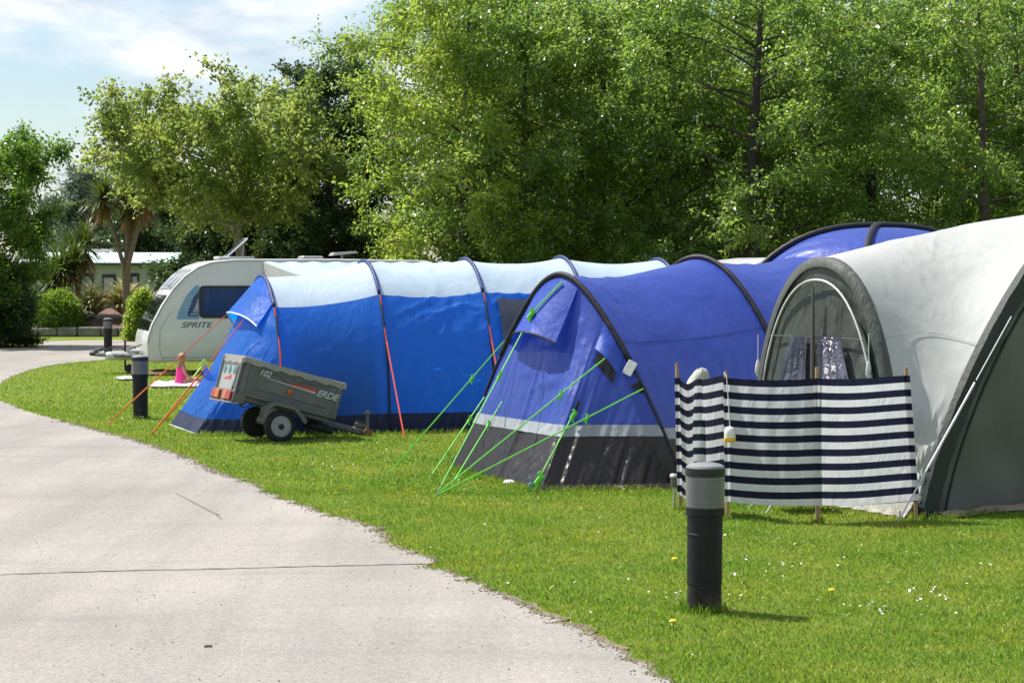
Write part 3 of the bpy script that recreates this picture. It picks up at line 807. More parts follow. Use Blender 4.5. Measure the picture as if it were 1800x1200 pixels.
# ------------------------------------------------------------------ tent: violet tunnel running into a dome
def violet_tent():
    ax = Vector((.73, .683, 0)); pp = Vector((-.683, .73, 0)); W = 1.6
    N1 = G(1200, 858); c1 = N1 + pp * W
    H = [Hoop(c1, pp, W, 2.08, 2.0, (-.09, -.08), .47), Hoop(c1 + ax * 1.98, pp, W * 1.02, 2.27, 2.0, (0, 0), .30), Hoop(c1 + ax * 3.7, pp, W * 1.12, 2.30, 2.0, (0, 0), .12)]
    r = empty('dome_tent', c1 + ax * 2)
    tag(r, 'violet blue tent with charcoal skirt, black pole sleeves and lime green guy ropes', 'tent')
    def tsk(z, h): return math.asin(z / h) / PI
    for (a, b) in ((0, 1),):
        ta, tb = tsk(.50, 2.2), tsk(.61, 2.2)
        loft(H, tb, 1 - tb, 'flysheet', MT['purple'], r, .035, 44, 12, seed=7, wr=.02, cr=.028)
        for q in (0, 1):
            f = (lambda t: t) if q == 0 else (lambda t: 1 - t)
            loft(H, f(0), f(ta), 'skirt', MT['skirt_grey'], r, .035, 10, 12, seed=7, wr=.02)
            loft(H, f(ta), f(tb), 'reflective_band', MT['band'], r, .035, 4, 12, seed=7, grow=.003, wr=.02)
    # dome living area behind
    dc = c1 + ax * 5.22; RD, HD = 2.2, 2.66; rows = []
    for i in range(25):
        e = (PI / 2) * i / 24; rows.append([])
        for j in range(49):
            a = 2 * PI * j / 48
            seg = 1 - .03 * abs(math.sin(2 * (a - .55))) + .01
            rr = RD * math.cos(e) ** .8 * seg; zz = HD * math.sin(e) ** .95
            rows[-1].append(dc + Vector((rr * math.cos(a), rr * math.sin(a), zz)))
    m = MB(); m.grid(rows); m.build('dome_flysheet', MT['purple'], r, smooth=True, angle=180)
    for a in (.15, 1.29):
        pts = []
        for i in range(41):
            e = PI * i / 40; rr = RD * spow(math.cos(e), .8) * 1.005; zz = HD * abs(math.sin(e)) ** .95
            pts.append(dc + Vector((rr * math.cos(a), rr * math.sin(a), zz + .03)))
        m = MB(); m.tube(pts, .038, 8); m.build('pole_sleeve', MT['black_tape'], r, smooth=True)
    # bell end
    C = G(950, 862); A = G(789, 820); E = seg_edge([H[0].pt(0), C, A, H[0].pt(1)], [0, .30, .74, 1.0])
    for t0, t1, nm, sd in ((0, .30, 'near_panel', 3), (.30, .74, 'front_panel', 3), (.74, 1.0, 'far_panel', 3)):
        endwall(H[0], E, t0, t1, .61, None, nm, MT['purple'], r, 110, 44, seed=sd, bulge=.06, wr=.03, pl=.026)
    endwall(H[0], E, 0, 1, .50, .61, 'reflective_band', MT['band'], r, 240, 3, grow=.004, seed=3, bulge=.06, wr=.03, pl=.03)
    endwall(H[0], E, 0, 1, 0.0, .50, 'skirt', MT['skirt_grey'], r, 240, 14, grow=.002, seed=3, bulge=.06, wr=.05, pl=.030)
    # mud flaps lying on the grass at the near foot
    rows = []
    for i in range(21):
        t = i / 20 * .30; b = E(t); o = Vector((b.x - H[0].c.x, b.y - H[0].c.y, 0)).normalized()
        rows.append([b + Vector((0, 0, .05)), b + o * (.07 + .03 * math.sin(i * 1.7)) + Vector((0, 0, .035 + .012 * math.sin(i * 2.3))), b + o * (.13 + .03 * math.sin(i * 1.1)) + Vector((0, 0, .012))])
    m = MB(); m.grid(rows); m.build('mud_flap', MT['skirt_grey'], r, smooth=True, angle=180)
    def onp(t, v, off=0.0):
        a = H[0].pt(t); b = E(t); q = a.lerp(b, v); o = Vector((b.x - H[0].c.x, b.y - H[0].c.y, 0)).normalized()
        return q + o * (off - .06 * math.sin(PI * v)) + Vector((0, 0, off * .35))
    # big vent hood
    t0, t1 = .40, .62; rows = []; cor = []
    for i in range(13):
        f = i / 12; t = lerp(t0, t1, f); rr = []
        for j in range(11):
            v = j / 10; k = .55 + .45 * math.sin(PI * f)
            rr.append(onp(t, .015 + v * .30, .02 + .22 * v * k))
        rows.append(rr)
    m = MB(); m.grid(rows); m.build('vent_hood', MT['purple_flap'], r, smooth=True, angle=180)
    for t, rw in ((t0, rows[0]), (t1, rows[-1])):
        sd = [onp(t, .015 + j / 10 * .33, .004) for j in range(11)]
        m = MB(); m.grid([rw, sd]); m.build('hood_gusset', MT['purple_flap'], r)
    m = MB(); m.tube([rw[-1] for rw in rows], .011, 6); m.build('piping', MT['black_tape'], r, smooth=True)
    m = MB(); m.grid([[onp(lerp(t0 + .03, t1 - .03, i / 8), lerp(.12, .29, j / 4), .006) for j in range(5)] for i in range(9)]); m.build('vent_mesh', MT['mesh_grey'], r)
    # small side vent hood
    rows = []
    for i in range(9):
        f = i / 8; t = lerp(.215, .285, f)
        rows.append([onp(t, .01 + v / 6 * .17, .012 + .17 * (v / 6) * math.sin(PI * (.15 + .7 * f))) for v in range(7)])
    m = MB(); m.grid(rows); m.build('vent_hood', MT['purple_flap'], r, smooth=True, angle=180)
    m = MB(); m.grid([[onp(lerp(.22, .28, i / 4), lerp(.13, .24, j / 3), .006) for j in range(4)] for i in range(5)]); m.build('vent_mesh', MT['black_tape'], r)
    # toggles, a peg tab and a white label on the near sleeve
    q = H[0].pt(.185, .05); m = MB(); m.box((0, 0, 0), (.10, .012, .15), Matrix.Translation(q + Vector((-.06, -.06, 0))) @ Matrix.Rotation(.5, 4, 'Y') @ Matrix.Rotation(-.4, 4, 'Z'), .006)
    m.build('tag', MT['piping'], r)
    q = H[0].pt(.165, .04); m = MB(); m.add([q, q + Vector((-.12, -.08, -.06)), q + Vector((.05, -.02, -.16))], [(0, 1, 2)]); m.build('guy_tab', MT['black_tape'], r)
    q = onp(.285, .53, .03); m = MB(); m.box((0, 0, 0), (.03, .02, .16), Matrix.Translation(q) @ Matrix.Rotation(.4, 4, 'Y'), .006); m.build('guy_tab', MT['black_tape'], r)
    for h in H[:2]: sleeve(h, 'pole_sleeve', MT['black_tape'], r, .031, .20, .80, .02); sleeve(h, 'pole', MT['black_tape'], r, .017, 0, .20, .02, n=14); sleeve(h, 'pole', MT['black_tape'], r, .017, .8, 1, .02, n=14)
    # lime ropes
    hl = rows[0][0]
    L = [(onp(.62, .31, .20), (681, 835)), (onp(.50, .32, .24), (772, 860)), (onp(.25, .17, .16), (768, 868)), (onp(.16, .10, .20), (766, 871)), (onp(.72, .52, .05), (755, 840)), (onp(.60, .62, .04), (793, 853))]
    for a, g in L:
        g = G(*g); rope([a, a.lerp(g, .3), g], 'guy_rope', MT['rope_green'], r, .0075)
        knot(a.lerp(g, .28), MT['rope_green'], r, .04)
        pg = MB(); pg.tube([g + Vector((.02, 0, .05)), g - Vector((0, 0, .09))], .007, 6); pg.build('tent_peg', MT['silver'], r)
    a = onp(.285, .57, .05); g = onp(.31, .955, .10); rope([a, g], 'guy_rope', MT['rope_green'], r, .007); knot(a, MT['rope_green'], r, .05); knot(g, MT['rope_green'], r, .07)
    a = onp(.46, .03, .05); b_ = onp(.50, .22, .20); rope([a, b_], 'guy_rope', MT['rope_green'], r, .010); knot(b_, MT['rope_green'], r, .06)
    a = H[1].pt(.21, .05); rope([a, a - Vector((.0, .02, .26))], 'guy_rope', MT['rope_green'], r, .008); knot(a - Vector((0, .02, .2)), MT['rope_green'], r, .06); knot(a - Vector((.02, .02, .30)), MT['rope_green'], r, .05)
    # seam line along the near side
    m = MB(); pts = []
    for i in range(25):
        s = i / 12.5; k = min(int(s), 1); h = hmix(H[k], H[k + 1], s - k, .035); pts.append(h.pt(.235, .03))
    m.tube(pts, .004, 5); m.build('seam', MT['navy_tape'], r)
violet_tent()

# ------------------------------------------------------------------ tent: grey family tent
def grey_tent():
    NL, FL = Vector((3.40, 18.87, 0)), Vector((2.36, 20.95, 0)); NR, FR = Vector((3.52, 18.62, 0)), Vector((7.05, 21.35, 0))
    FM = Vector((5.3, 24.6, 0))
    r = empty('family_tent', Vector((4.6, 20.6, 0)))
    tag(r, 'large light grey tent with arched olive doors behind the striped windbreak', 'tent')
    def sec(v):
        n = NL.lerp(NR, v); f = FL * ((1 - v) ** 2) + FM * (2 * v * (1 - v)) + FR * (v * v)
        c = (n + f) / 2; p = (f - n); w = p.length / 2
        h = 2.25 * (1 - v) ** 2 + 2.60 * 2 * v * (1 - v) + 2.74 * v * v
        return Hoop(c, p, w, h, 2.15 + (1.34 - 2.15) * v)
    rows = []
    for i in range(111):
        v = i / 110; h = sec(v); rr = []
        for j in range(141):
            t = j / 140; q = h.pt(t)
            d = mn.noise(Vector((q.x * 1.4, q.y * 1.4, q.z * 2.0 + 3))) * .03 * math.sin(PI * v) + .075 * crease(q, 2.0, 1.7) * math.sin(PI * v) ** .5 * max(0.12, 1 - q.z / 2.2)
            rr.append(q + Vector((0, -d, d)))
        rows.append(rr)
    m = MB(); m.grid(rows); m.build('flysheet', MT['grey_fly'], r, smooth=True, angle=180)
    for tt in (.235,):
        m = MB(); m.tube([rows[i][int(tt * 140)] + Vector((-.004, -.012, .006)) for i in range(2, 109, 2)], .003, 5); m.build('seam', MT['grey_fly'], r, smooth=True)
    for vv in ():
        m = MB(); m.tube([rows[int(vv * 110)][j] + Vector((-.004, -.010, .008)) for j in range(4, 137, 3)], .003, 5); m.build('seam', MT['grey_fly'], r, smooth=True)
    # left arched end: hem, wall and door
    hL = sec(0); hR = sec(1)
    nL = Vector((-(FL - NL).y, (FL - NL).x, 0)).normalized()
    if nL.x > 0: nL = -nL
    def plane(h, t, k, off, nn):  # k 1 = at the arch, 0 = at the base centre line
        q = h.pt(t); b = h.c + h.p * ((q - h.c).dot(h.p)); 
        return b.lerp(q, k) + nn * off
    def panel(h, nn, off, ts, k0, k1, name, mat, nu=32, nv=12, bul=.02, sd=0):
        rows = []
        for i in range(nu + 1):
            t = lerp(ts[0], ts[1], i / nu); rw = []
            for j in range(nv + 1):
                q = plane(h, t, lerp(k0, k1, j / nv), off, nn)
                rw.append(q + nn * (mn.noise(q * 1.7 + Vector((sd, 0, 0))) * bul))
            rows.append(rw)
        mm = MB(); mm.grid(rows); return mm.build(name, mat, r, smooth=True, angle=180)
    panel(hL, nL, .02, (0.002, .998), 0, .998, 'end_wall', MT['olive'], 40, 14, .05)
    # hem hood round the left arch, standing proud
    rows = []
    for i in range(41):
        t = i / 40; q = hL.pt(t, .01); q2 = hL.pt(t, -.08)
        rows.append([q + nL * -.02, q + nL * .05, q2 + nL * .065])
    m = MB(); m.grid(rows); m.build('door_hem', MT['olive'], r, smooth=True, angle=180)
    # zip piping arch and door
    hd = Hoop(hL.c, hL.p, hL.w - .17, hL.h - .20, 2.2)
    m = MB(); m.tube([hd.pt(i / 40) + nL * .10 for i in range(41)], .010, 6); m.build('zip_piping', MT['piping'], r, smooth=True)
    panel(hd, nL, .06, (0.004, .996), 0, .99, 'door', MT['olive'], 36, 14, .05, 4)
    # two gathered clear windows in the door
    for a0, a1, b0, b1 in ((.12, .74, .12, .34), (-.80, -.05, -.42, -.08)):
        rows = []
        for j in range(17):
            f = j / 16; z = lerp(.55, 1.53, f); L0, L1 = lerp(a0, b0, f), lerp(a1, b1, f ** 1.5); rw = []
            for i in range(13):
                u = lerp(L0, L1, i / 12); q = hL.c + hL.p * u + Vector((0, 0, z))
                rw.append(q + nL * (.115 + .022 * math.sin(i * 2.1 + f * 2.0) * (.3 + .7 * f)))
            rows.append(rw)
        m = MB(); m.grid(rows); m.build('clear_window', MT['plastic'], r, smooth=True, angle=180)
    m = MB(); m.tube([hL.c + hL.p * .0 + nL * .13 + Vector((0, 0, z)) for z in (0.1, .8, 1.5, 1.99)], [.02, .025, .02, .012], 6); m.build('zip', MT['olive_dark'], r, smooth=True)
    m = MB(); m.tube([hL.c + hL.p * u + nL * .10 + Vector((0, 0, 1.52)) for u in (-.75, -.3, .3, .75)], .007, 5); m.build('seam', MT['olive_dark'], r)
    # tied-up white cords beside the door
    for t, dz in ((.775, .24), (.235, .24)):
        q = hL.pt(t, .0) + nL * .14
        rope([q + Vector((0, 0, .02)), q - Vector((0, 0, dz))], 'tie_cord', MT['rope_white'], r, .0045)
        m = MB(); m.tube([q - Vector((0, 0, dz - .02)), q - Vector((0, 0, dz + .04)), q - Vector((.01, 0, dz + .10)), q - Vector((0, 0, dz + .14))], [.010, .024, .02, .008], 8); m.build('cord_bundle', MT['piping'], r, smooth=True)
    # right porch: hem hood and recessed dark wall
    nR = Vector(((FR - NR).y, -(FR - NR).x, 0)).normalized()
    rows = []
    for i in range(61):
        t = i / 60; q = hR.pt(t, .012); q2 = hR.pt(t, -.16); sc = .006 * math.sin(i * 2.9)
        rows.append([q - nR * .03, q + nR * (.05 + sc), q2 + nR * (.07 + sc), q2 + nR * .02])
    m = MB(); m.grid(rows); m.build('porch_hem', MT['rim'], r, smooth=True, angle=60)
    panel(hR, nR, -.04, (0.01, .99), 0, .99, 'porch_wall', MT['olive_dark'], 50, 18, .12, 9)
    hz = Hoop(hR.c, hR.p, hR.w - .30, hR.h - .28, 1.36)
    m = MB(); m.tube([hz.pt(i / 50) + nR * .03 for i in range(51)], .014, 6); m.build('door_piping', MT['rim'], r, smooth=True)
    # groundsheet edge poking out under the porch wall
    rows = []
    for i in range(25):
        u = -hR.w + .12 + (2 * hR.w - .24) * i / 24; q = hR.c + hR.p * u
        rows.append([q + Vector((0, 0, .03)), q + nR * (.10 + .05 * math.sin(i * .9)) + Vector((0, 0, .05 + .012 * math.sin(i * 1.9))), q + nR * (.22 + .05 * math.sin(i * 1.3)) + Vector((0, 0, .016))])
    m = MB(); m.grid(rows); m.build('groundsheet', MT['tan'], r, smooth=True, angle=180)
    # crumpled valance at the foot of the near corner
    rows = []
    for i in range(25):
        q = NR.lerp(FL, i / 24 * .55); rows.append([q + nL * .03 + Vector((0, 0, .2)), q + nL * (.09 + .03 * math.sin(i * 2.2)) + Vector((0, 0, .09)), q + nL * (.16 + .04 * math.sin(i * 1.7)) + Vector((0, 0, .012))])
    m = MB(); m.grid(rows); m.build('valance', MT['tarp'], r, smooth=True, angle=180)
    # white guy rope in front of the porch
    a = hR.pt(.20, .03) + nR * .08; a = P(1762, 556, 19.25) + nR * .1; g = G(1578, 918)
    rope([a, a.lerp(g, .33)], 'guy_rope', MT['rope_white'], r, .006); rope([a.lerp(g, .33), a.lerp(g, .74)], 'guy_rope', MT['piping'], r, .011); rope([a.lerp(g, .74), g], 'guy_rope', MT['rope_white'], r, .008)
    knot(a.lerp(g, .33), MT['black'], r, .025)
    pg = MB(); pg.tube([g + Vector((.02, 0, .1)), g - Vector((0, 0, .08))], .009, 6); pg.build('tent_peg', MT['silver'], r)
grey_tent()

# ------------------------------------------------------------------ striped windbreak
def windbreak():
    r = empty('windbreak', G(1437, 919))
    tag(r, 'navy and white striped windbreak on wooden stakes in front of the grey tent', 'windbreak')
    foot = [G(1196, 896), G(1279, 912), G(1437, 919), G(1611, 912)]
    ytop = [638, 652, 645, 645]; xtop = [1190, 1276, 1436, 1592]
    tops = [P(xt, yt, f.y + .02) for xt, yt, f in zip(xtop, ytop, foot)]
    for a, b in zip(foot, tops):
        m = MB(); d = (b - a).normalized(); m.tube([a - d * .12, a + d * .4, b - d * .01, b], [.017, .017, .0165, .013], 10); m.build('stake', MT['wood'], r, smooth=True)
    off = Vector((0, -.022, 0))
    def frame(k): return foot[k], tops[k]
    # cloth: (stake index blend, sag, bulge)
    cols = []
    zt = [1.18, 1.215, 1.225, 1.235]; zb = [.14, .155, .155, .155]
    def col(base, top, z0, z1, push, sag):
        d = (top - base) / (top.z - base.z); c = []
        for j in range(37):
            z = lerp(z0, z1, j / 36); q = base + d * z + off + push * math.sin(PI * (.15 + .75 * j / 36)); q.z -= sag
            c.append((q, (z1 - z) + .0))
        return c
    spans = [(0, 1, 22), (1, 2, 24), (2, 3, 24)]
    for a, b, n in spans:
        for i in range(n + (1 if b == 3 else 0)):
            f = i / n; base = foot[a].lerp(foot[b], f); top = tops[a].lerp(tops[b], f)
            k = 4 * f * (1 - f)
            if a == 0:
                # slack first bay, doubled over in a fold half way along
                xf = f
                push = Vector((0, .06 * math.sin(2 * PI * f) , 0))
                if .36 < f < .54: push = push + Vector((-.05 * math.sin(PI * (f - .36) / .18 * 2), -.10 * math.sin(PI * (f - .36) / .18), 0))
                sag = .055 * math.exp(-((f - .22) / .16) ** 2)
                if f > .47: sag += .035 * math.cos(PI * (f - .47) / 1.06) ** 2 - .02
            elif a == 1: push = Vector((0, .05 * k + .008 * math.sin(f * 31), 0)); sag = .020 * k
            else: push = Vector((0, .04 * k, 0)); sag = .018 * math.sin(PI * f) * (1.4 - f)
            cols.append(col(base, top, lerp(zb[a], zb[b], f), lerp(zt[a], zt[b], f), push, sag))
    m = MB(); m.grid([[q for q, s in c] for c in cols]); m.attr = [s for c in cols for q, s in c]
    m.build('cloth', MT['stripes'], r, smooth=True, angle=180)
    # sleeves sewn round the stakes (same cloth, doubled)
    for k in range(4):
        d = (tops[k] - foot[k]) / (tops[k].z); rows = []; at = []
        for j in range(37):
            z = lerp(zb[k], zt[k], j / 36); c = foot[k] + d * z; rw = []
            for i in range(9):
                a = PI * (i / 8); rw.append(c + Vector((-.026 * math.cos(a), -.030 - .014 * math.sin(a), 0))); at.append(zt[k] - z)
            rows.append(rw)
        m = MB(); m.grid(rows); m.attr = at; m.build('stake_sleeve', MT['stripes'], r, smooth=True, angle=180)
    # hanging float: separate thing
    q = P(1283, 761, foot[1].y - .09)
    f = empty('fishing_float', q); tag(f, 'white and yellow float hanging on a string from a windbreak stake', 'float')
    m = MB(); m.lathe([(.004, -.002), (.034, .0), (.050, .014), (.0525, .038)], c=q - Vector((0, 0, .075))); m.build('yellow_half', MT['yellow'], f, smooth=True)
    m = MB(); m.lathe([(.049, .038), (.049, .075), (.044, .105), (.030, .125), (.008, .134)], c=q - Vector((0, 0, .075))); m.build('white_half', MT['white_float'], f, smooth=True)
    tp = P(1277, 660, foot[1].y - .03)
    m = MB(); m.tube([q + Vector((0, 0, .055)), tp.lerp(q, .5) + Vector((.004, 0, .0)), tp, tp + Vector((-.02, .03, .02))], .0045, 6); m.build('string', MT['rope_white'], f, smooth=True)
windbreak()

# pale patterned cloth over a camp chair behind the windbreak
def behind_windbreak():
    c = G(1385, 902) + Vector((0, .25, 0)); r = empty('camp_chair', c, .25)
    tag(r, 'folding camp chair standing behind the striped windbreak, only its thin legs showing', 'chair')
    for sx in (-1, 1):
        for sy in (-1, 1):
            m = MB(); m.tube([(sx * .26, sy * .22, 0), (-sx * .02 + sx * .26 * .2, -sy * .05 + sy * .2 * .6, .24), (sx * .25, sy * .21, .44)], .009, 8); m.build('leg', MT['silver'], r, world=False)
    m = MB(); m.grid([[(x, y, .44 - .05 * math.cos(PI * x / .54)) for x in (-.26, -.13, 0, .13, .26)] for y in (-.22, 0, .22)]); m.build('seat', MT['brown_cloth'], r, world=False, smooth=True)
    m = MB(); m.grid([[(x, .22 + .06 * z, .44 + .42 * z) for x in (-.26, 0, .26)] for z in (0, .5, 1)]); m.build('backrest', MT['brown_cloth'], r, world=False)
    for sx in (-1, 1):
        m = MB(); m.tube([(sx * .25, .21, .44), (sx * .26, .28, .88)], .009, 8); m.build('back_post', MT['silver'], r, world=False)
    # stool with towel bundle on it
    q = G(1232, 880) + Vector((0, .2, 0)); s = empty('camp_stool', q); tag(s, 'tall folding stool hidden behind the left end of the windbreak', 'stool')
    for sx in (-1, 1):
        for sy in (-1, 1):
            m = MB(); m.tube([(sx * .18, sy * .16, 0), (-sx * .12, sy * .12, .98)], .010, 8); m.build('leg', MT['silver'], s, world=False)
    m = MB(); m.box((0, 0, .99), (.34, .32, .03), None, .01); m.build('seat', MT['brown_cloth'], s, world=False)
    rows = []
    for i in range(15):
        e = i / 14; rows.append([])
        for j in range(25):
            a = 2 * PI * j / 24
            rr = (.10 * math.sqrt(max(0, 1 - e ** 2.6)) + .002) * (1 + .13 * math.sin(3 * a + e * 2) + .06 * math.sin(7 * a + 5 * e))
            rows[-1].append((rr * math.cos(a) - .03 + .05 * e, rr * .8 * math.sin(a), e * .25 + .012 * math.sin(5 * a + 3 * e)))
    cl, nt, b = newmat('pale_checked_cotton')
    ck = N(nt, 'ShaderNodeTexWave', bands_direction='DIAGONAL'); ck.inputs['Scale'].default_value = 22; ck.inputs['Distortion'].default_value = 9
    nt.links.new(coords(nt), ck.inputs['Vector'])
    nt.links.new(ramp(nt, ck.outputs['Fac'], [(.1, (.36, .40, .30)), (.7, (.60, .62, .54))]), b.inputs['Base Color']); b.inputs['Roughness'].default_value = .9
    m = MB(); m.grid(rows); o = m.build('towel_bundle', cl, None, smooth=True, angle=180); o.location = q + Vector((0, 0, 1.005)); o.scale = (1, 1, .86)
    tag(o, 'pale checked towel bundle showing over the sagging left end of the windbreak', 'towel')
behind_windbreak()

def stake_light(px, py, top, label):
    g = G(px, py); r = empty('solar_stake_light', g); k = (g.y / FPX); h = (py - top) * k
    m = MB(); m.tube([g - Vector((0, 0, .1)), g + Vector((0, 0, h - .12))], .012, 8); m.build('stake', MT['silver'], r, smooth=True)
    m = MB(); m.lathe([(.012, h - .125), (.03, h - .12), (.036, h - .03)], c=g); m.build('lamp', MT['lens'], r, smooth=True)
    m = MB(); m.lathe([(.042, h - .03), (.042, h - .012), (.03, h)], c=g); m.build('cap', MT['silver'], r, smooth=True)
    tag(r, label, 'garden light')
stake_light(1185, 893, 832, 'silver solar stake light in the grass left of the windbreak')
c = G(895, 852); m = MB(); m.lathe([(.0, 0), (.055, .004), (.06, .03), (.04, .05), (.0, .055)], c=c); tag(m.build('enamel_bowl', MT['white_cloth'], smooth=True), 'small white upturned bowl on the grass by the violet tent skirt', 'bowl')
c = G(934, 860); m = MB(); m.lathe([(.035, 0), (.035, .05), (.03, .065), (.012, .07), (.012, .09)], c=c); tag(m.build('bottle', MT['teal_ink'], smooth=True), 'small teal bottle at the front corner of the violet tent', 'bottle')

# ------------------------------------------------------------------ trailer
def trailer():
    g = G(492, 777); rz = math.atan2(.42, .91); r = empty('box_trailer', g, rz)
    tag(r, 'grey galvanised box trailer with canvas cover tipped onto its drawbar by the blue tent', 'trailer')
    TR = .95; RW = .20; tilt = R(15.5)
    T = Matrix.Translation((0, 0, RW)) @ Matrix.Rotation(tilt, 4, 'Y')      # axle frame, nose down; local x forward
    def bl(m, name, mat, par=r, **k):
        m.v = [tuple(T @ Vector(v)) for v in m.v]; return m.build(name, mat, par, world=False, **k)
    x0, x1, y0, y1, z0, z1 = -.63, .72, .06, .90, .25, .72
    # tub with pressed side panels
    m = MB(); m.box(((x0 + x1) / 2, (y0 + y1) / 2, (z0 + z1) / 2), (x1 - x0, y1 - y0, z1 - z0), None, .012)
    # pressed ribs on near side
    m.box(((x0 + x1) / 2, y0 - .004, z1 - .035), (x1 - x0 - .02, .018, .045), None, .006)
    m.box(((x0 + x1) / 2, y0 - .004, z0 + .03), (x1 - x0 - .02, .018, .05), None, .006)
    m.box((x0 + .05, y0 - .006, (z0 + z1) / 2), (.06, .02, z1 - z0 - .03), None, .006)
    m.box((x1 - .04, y0 - .006, (z0 + z1) / 2), (.05, .02, z1 - z0 - .03), None, .006)
    m.box((.05, y0 - .002, (z0 + z1) / 2 + .0), (1.02, .010, .24), None, .005)
    bl(m, 'tub', MT['zinc'])
    # cover: sagging tarp lapped over the rim
    rows = []
    for i in range(21):
        f = i / 20; x = lerp(x0 - .02, x1 + .02, f); rw = []
        for j in range(15):
            q = j / 14
            if j == 0: y, z = y0 - .022, z1 - .06 + .012 * math.sin(i * 1.9)
            elif j == 1: y, z = y0 - .024, z1 + .012
            elif j == 13: y, z = y1 + .024, z1 + .012
            elif j == 14: y, z = y1 + .022, z1 - .06 + .012 * math.sin(i * 2.3)
            else: y = lerp(y0, y1, (j - 1) / 12); z = z1 + .022 - .03 * math.sin(PI * (j - 1) / 12) * math.sin(PI * f)
            rw.append((x, y, z))
        rows.append(rw)
    lip = [[(x0 - .026, p[1], z1 - .075 + .012 * math.sin(k * 1.7)) for k, p in enumerate(rows[0])]]
    lip2 = [[(x1 + .026, p[1], z1 - .07 + .012 * math.sin(k * 1.7)) for k, p in enumerate(rows[0])]]
    m = MB(); m.grid(lip + rows + lip2); bl(m, 'cover', MT['tarp'], smooth=True, angle=50)
    m = MB(); m.tube([(x0 + .2, y0 - .016, z1 - .05), (x0 + .42, y0 - .022, z1 - .09), (x0 + .62, y0 - .022, z1 - .17), (x0 + .8, y0 - .02, z1 - .12), (x0 + 1.1, y0 - .018, z1 - .07), (x1, y0 - .016, z1 - .06)], .006, 6); bl(m, 'bungee_cord', MT['zinc_dark'])
    # tailgate with number plate, stickers
    m = MB(); m.box((x0 - .012, (y0 + y1) / 2, (z0 + z1) / 2 - .01), (.02, y1 - y0 - .02, z1 - z0 - .03), None, .005); m.box((x0 - .02, y0 + .02, (z0 + z1) / 2), (.03, .04, z1 - z0), None, .006); m.box((x0 - .02, y1 - .02, (z0 + z1) / 2), (.03, .04, z1 - z0), None, .006)
    tg = bl(m, 'tailgate', MT['zinc_dark'])
    ym = (y0 + y1) / 2
    m = MB(); m.box((x0 - .030, ym, z0 + .22), (.006, .56, .27), None, .003); bl(m, 'sticker_board', MT['white_plate'])
    for k in range(3):
        m = MB(); m.lathe([(.055, -.003), (.055, .003)], c=(x0 - .037, ym + .2 - .2 * k, z0 + .30), axis='x', k=18); m.lathe([(.03, -.004), (.03, .0045)], c=(x0 - .039, ym + .2 - .2 * k, z0 + .30), axis='x', k=14); bl(m, 'round_sticker', MT['teal_ink'])
    m = MB(); m.prism([(ym - .12, z0 + .23), (ym + .16, z0 + .18), (ym - .12, z0 + .18)], x0 - .040, x0 - .034, 'x'); bl(m, 'red_triangle', MT['red_ink'], fix=True)
    m = MB(); m.box((x0 - .036, ym, z0 + .10), (.006, .52, .11), None, .003); bl(m, 'number_plate', MT['white_plate'])
    # lamp bar with lamps
    m = MB(); m.box((x0 - .03, ym, z0 - .03), (.035, y1 - y0 + .04, .15), None, .006); m.box((x0 + .05, y0 - .0, z0 - .04), (.14, .02, .12), None, .005); bl(m, 'lamp_bar', MT['zinc_dark'])
    m = MB(); m.box((x0 - .035, ym, z0 - .115), (.07, y1 - y0 + .02, .014), None, .004); bl(m, 'bumper_lip', MT['white_plate'])
    for yy in (y0 + .10, y1 - .10):
        m = MB(); m.box((x0 - .062, yy, z0 - .03), (.035, .15, .12), None, .012); lb = bl(m, 'rear_lamp', MT['red_lens'])
        m = MB(); m.box((x0 - .064, yy + (.16 if yy < ym else -.16), z0 - .03), (.036, .17, .12), None, .012); bl(m, 'indicator', MT['orange_lens'])
    m = MB(); m.lathe([(.035, 0), (.033, .016), (.012, .024)], c=(0, 0, 0), axis='y'); m.v = [(v[0] + .03, y0 - .012 - v[1], v[2] + .445) for v in m.v]; bl(m, 'side_marker', MT['orange_lens'], smooth=True)
    # swoosh stripes and lettering on the near side
    yy = y0 - .017
    m = MB(); m.prism([(-.40, .545), (.36, .535), (.37, .505), (-.26, .535)], yy, yy + .004, 'y'); bl(m, 'pale_swoosh', MT['letter_pale'], fix=True)
    m = MB(); m.prism([(-.05, .552), (.36, .568), (.37, .530), (.03, .537)], yy - .003, yy + .001, 'y'); bl(m, 'red_swoosh', MT['red_ink'], fix=True)
    rot = (T.to_3x3() @ Matrix.Rotation(PI / 2, 3, 'X')).to_euler()
    text_part('lettering', '102', .105, MT['letter_pale'], r, T @ Vector((-.43, yy - .006, .558)), rot, .35, .002, .003)
    text_part('lettering', 'ERDE', .115, MT['letter_pale'], r, T @ Vector((.375, yy - .006, .49)), rot, .35, .002, .004, 1.05)
    # mudguards
    for ys in ((y0 - .155, y0 - .02), (y1 + .02, y1 + .155)):
        m = MB(); pf = [(-.30, .16), (-.16, .275), (.12, .275), (.30, .14)]
        for (a, b), (c_, d) in zip(pf[:-1], pf[1:]):
            n_ = Vector((-(d - b), c_ - a)).normalized() * .012
            m.prism([(a, b), (c_, d), (c_ + n_.x, d + n_.y), (a + n_.x, b + n_.y)], ys[0], ys[1], 'y')
        m.prism([(-.30, .16), (-.16, .275), (.12, .275), (.30, .14), (.28, .10), (.11, .24), (-.15, .24), (-.27, .14)], ys[0] - .006, ys[0], 'y')
        bl(m, 'mudguard', MT['zinc'], fix=True)
    # chassis and drawbar
    m = MB(); m.box((.05, ym, z0 - .03), (1.30, .10, .05), None, .005); m.box((0, ym, 0.03), (.08, TR - .16, .06), None, .006)
    m.tube([(0, ym - TR / 2 + .06, 0), (0, ym + TR / 2 - .06, 0)], .02, 10)
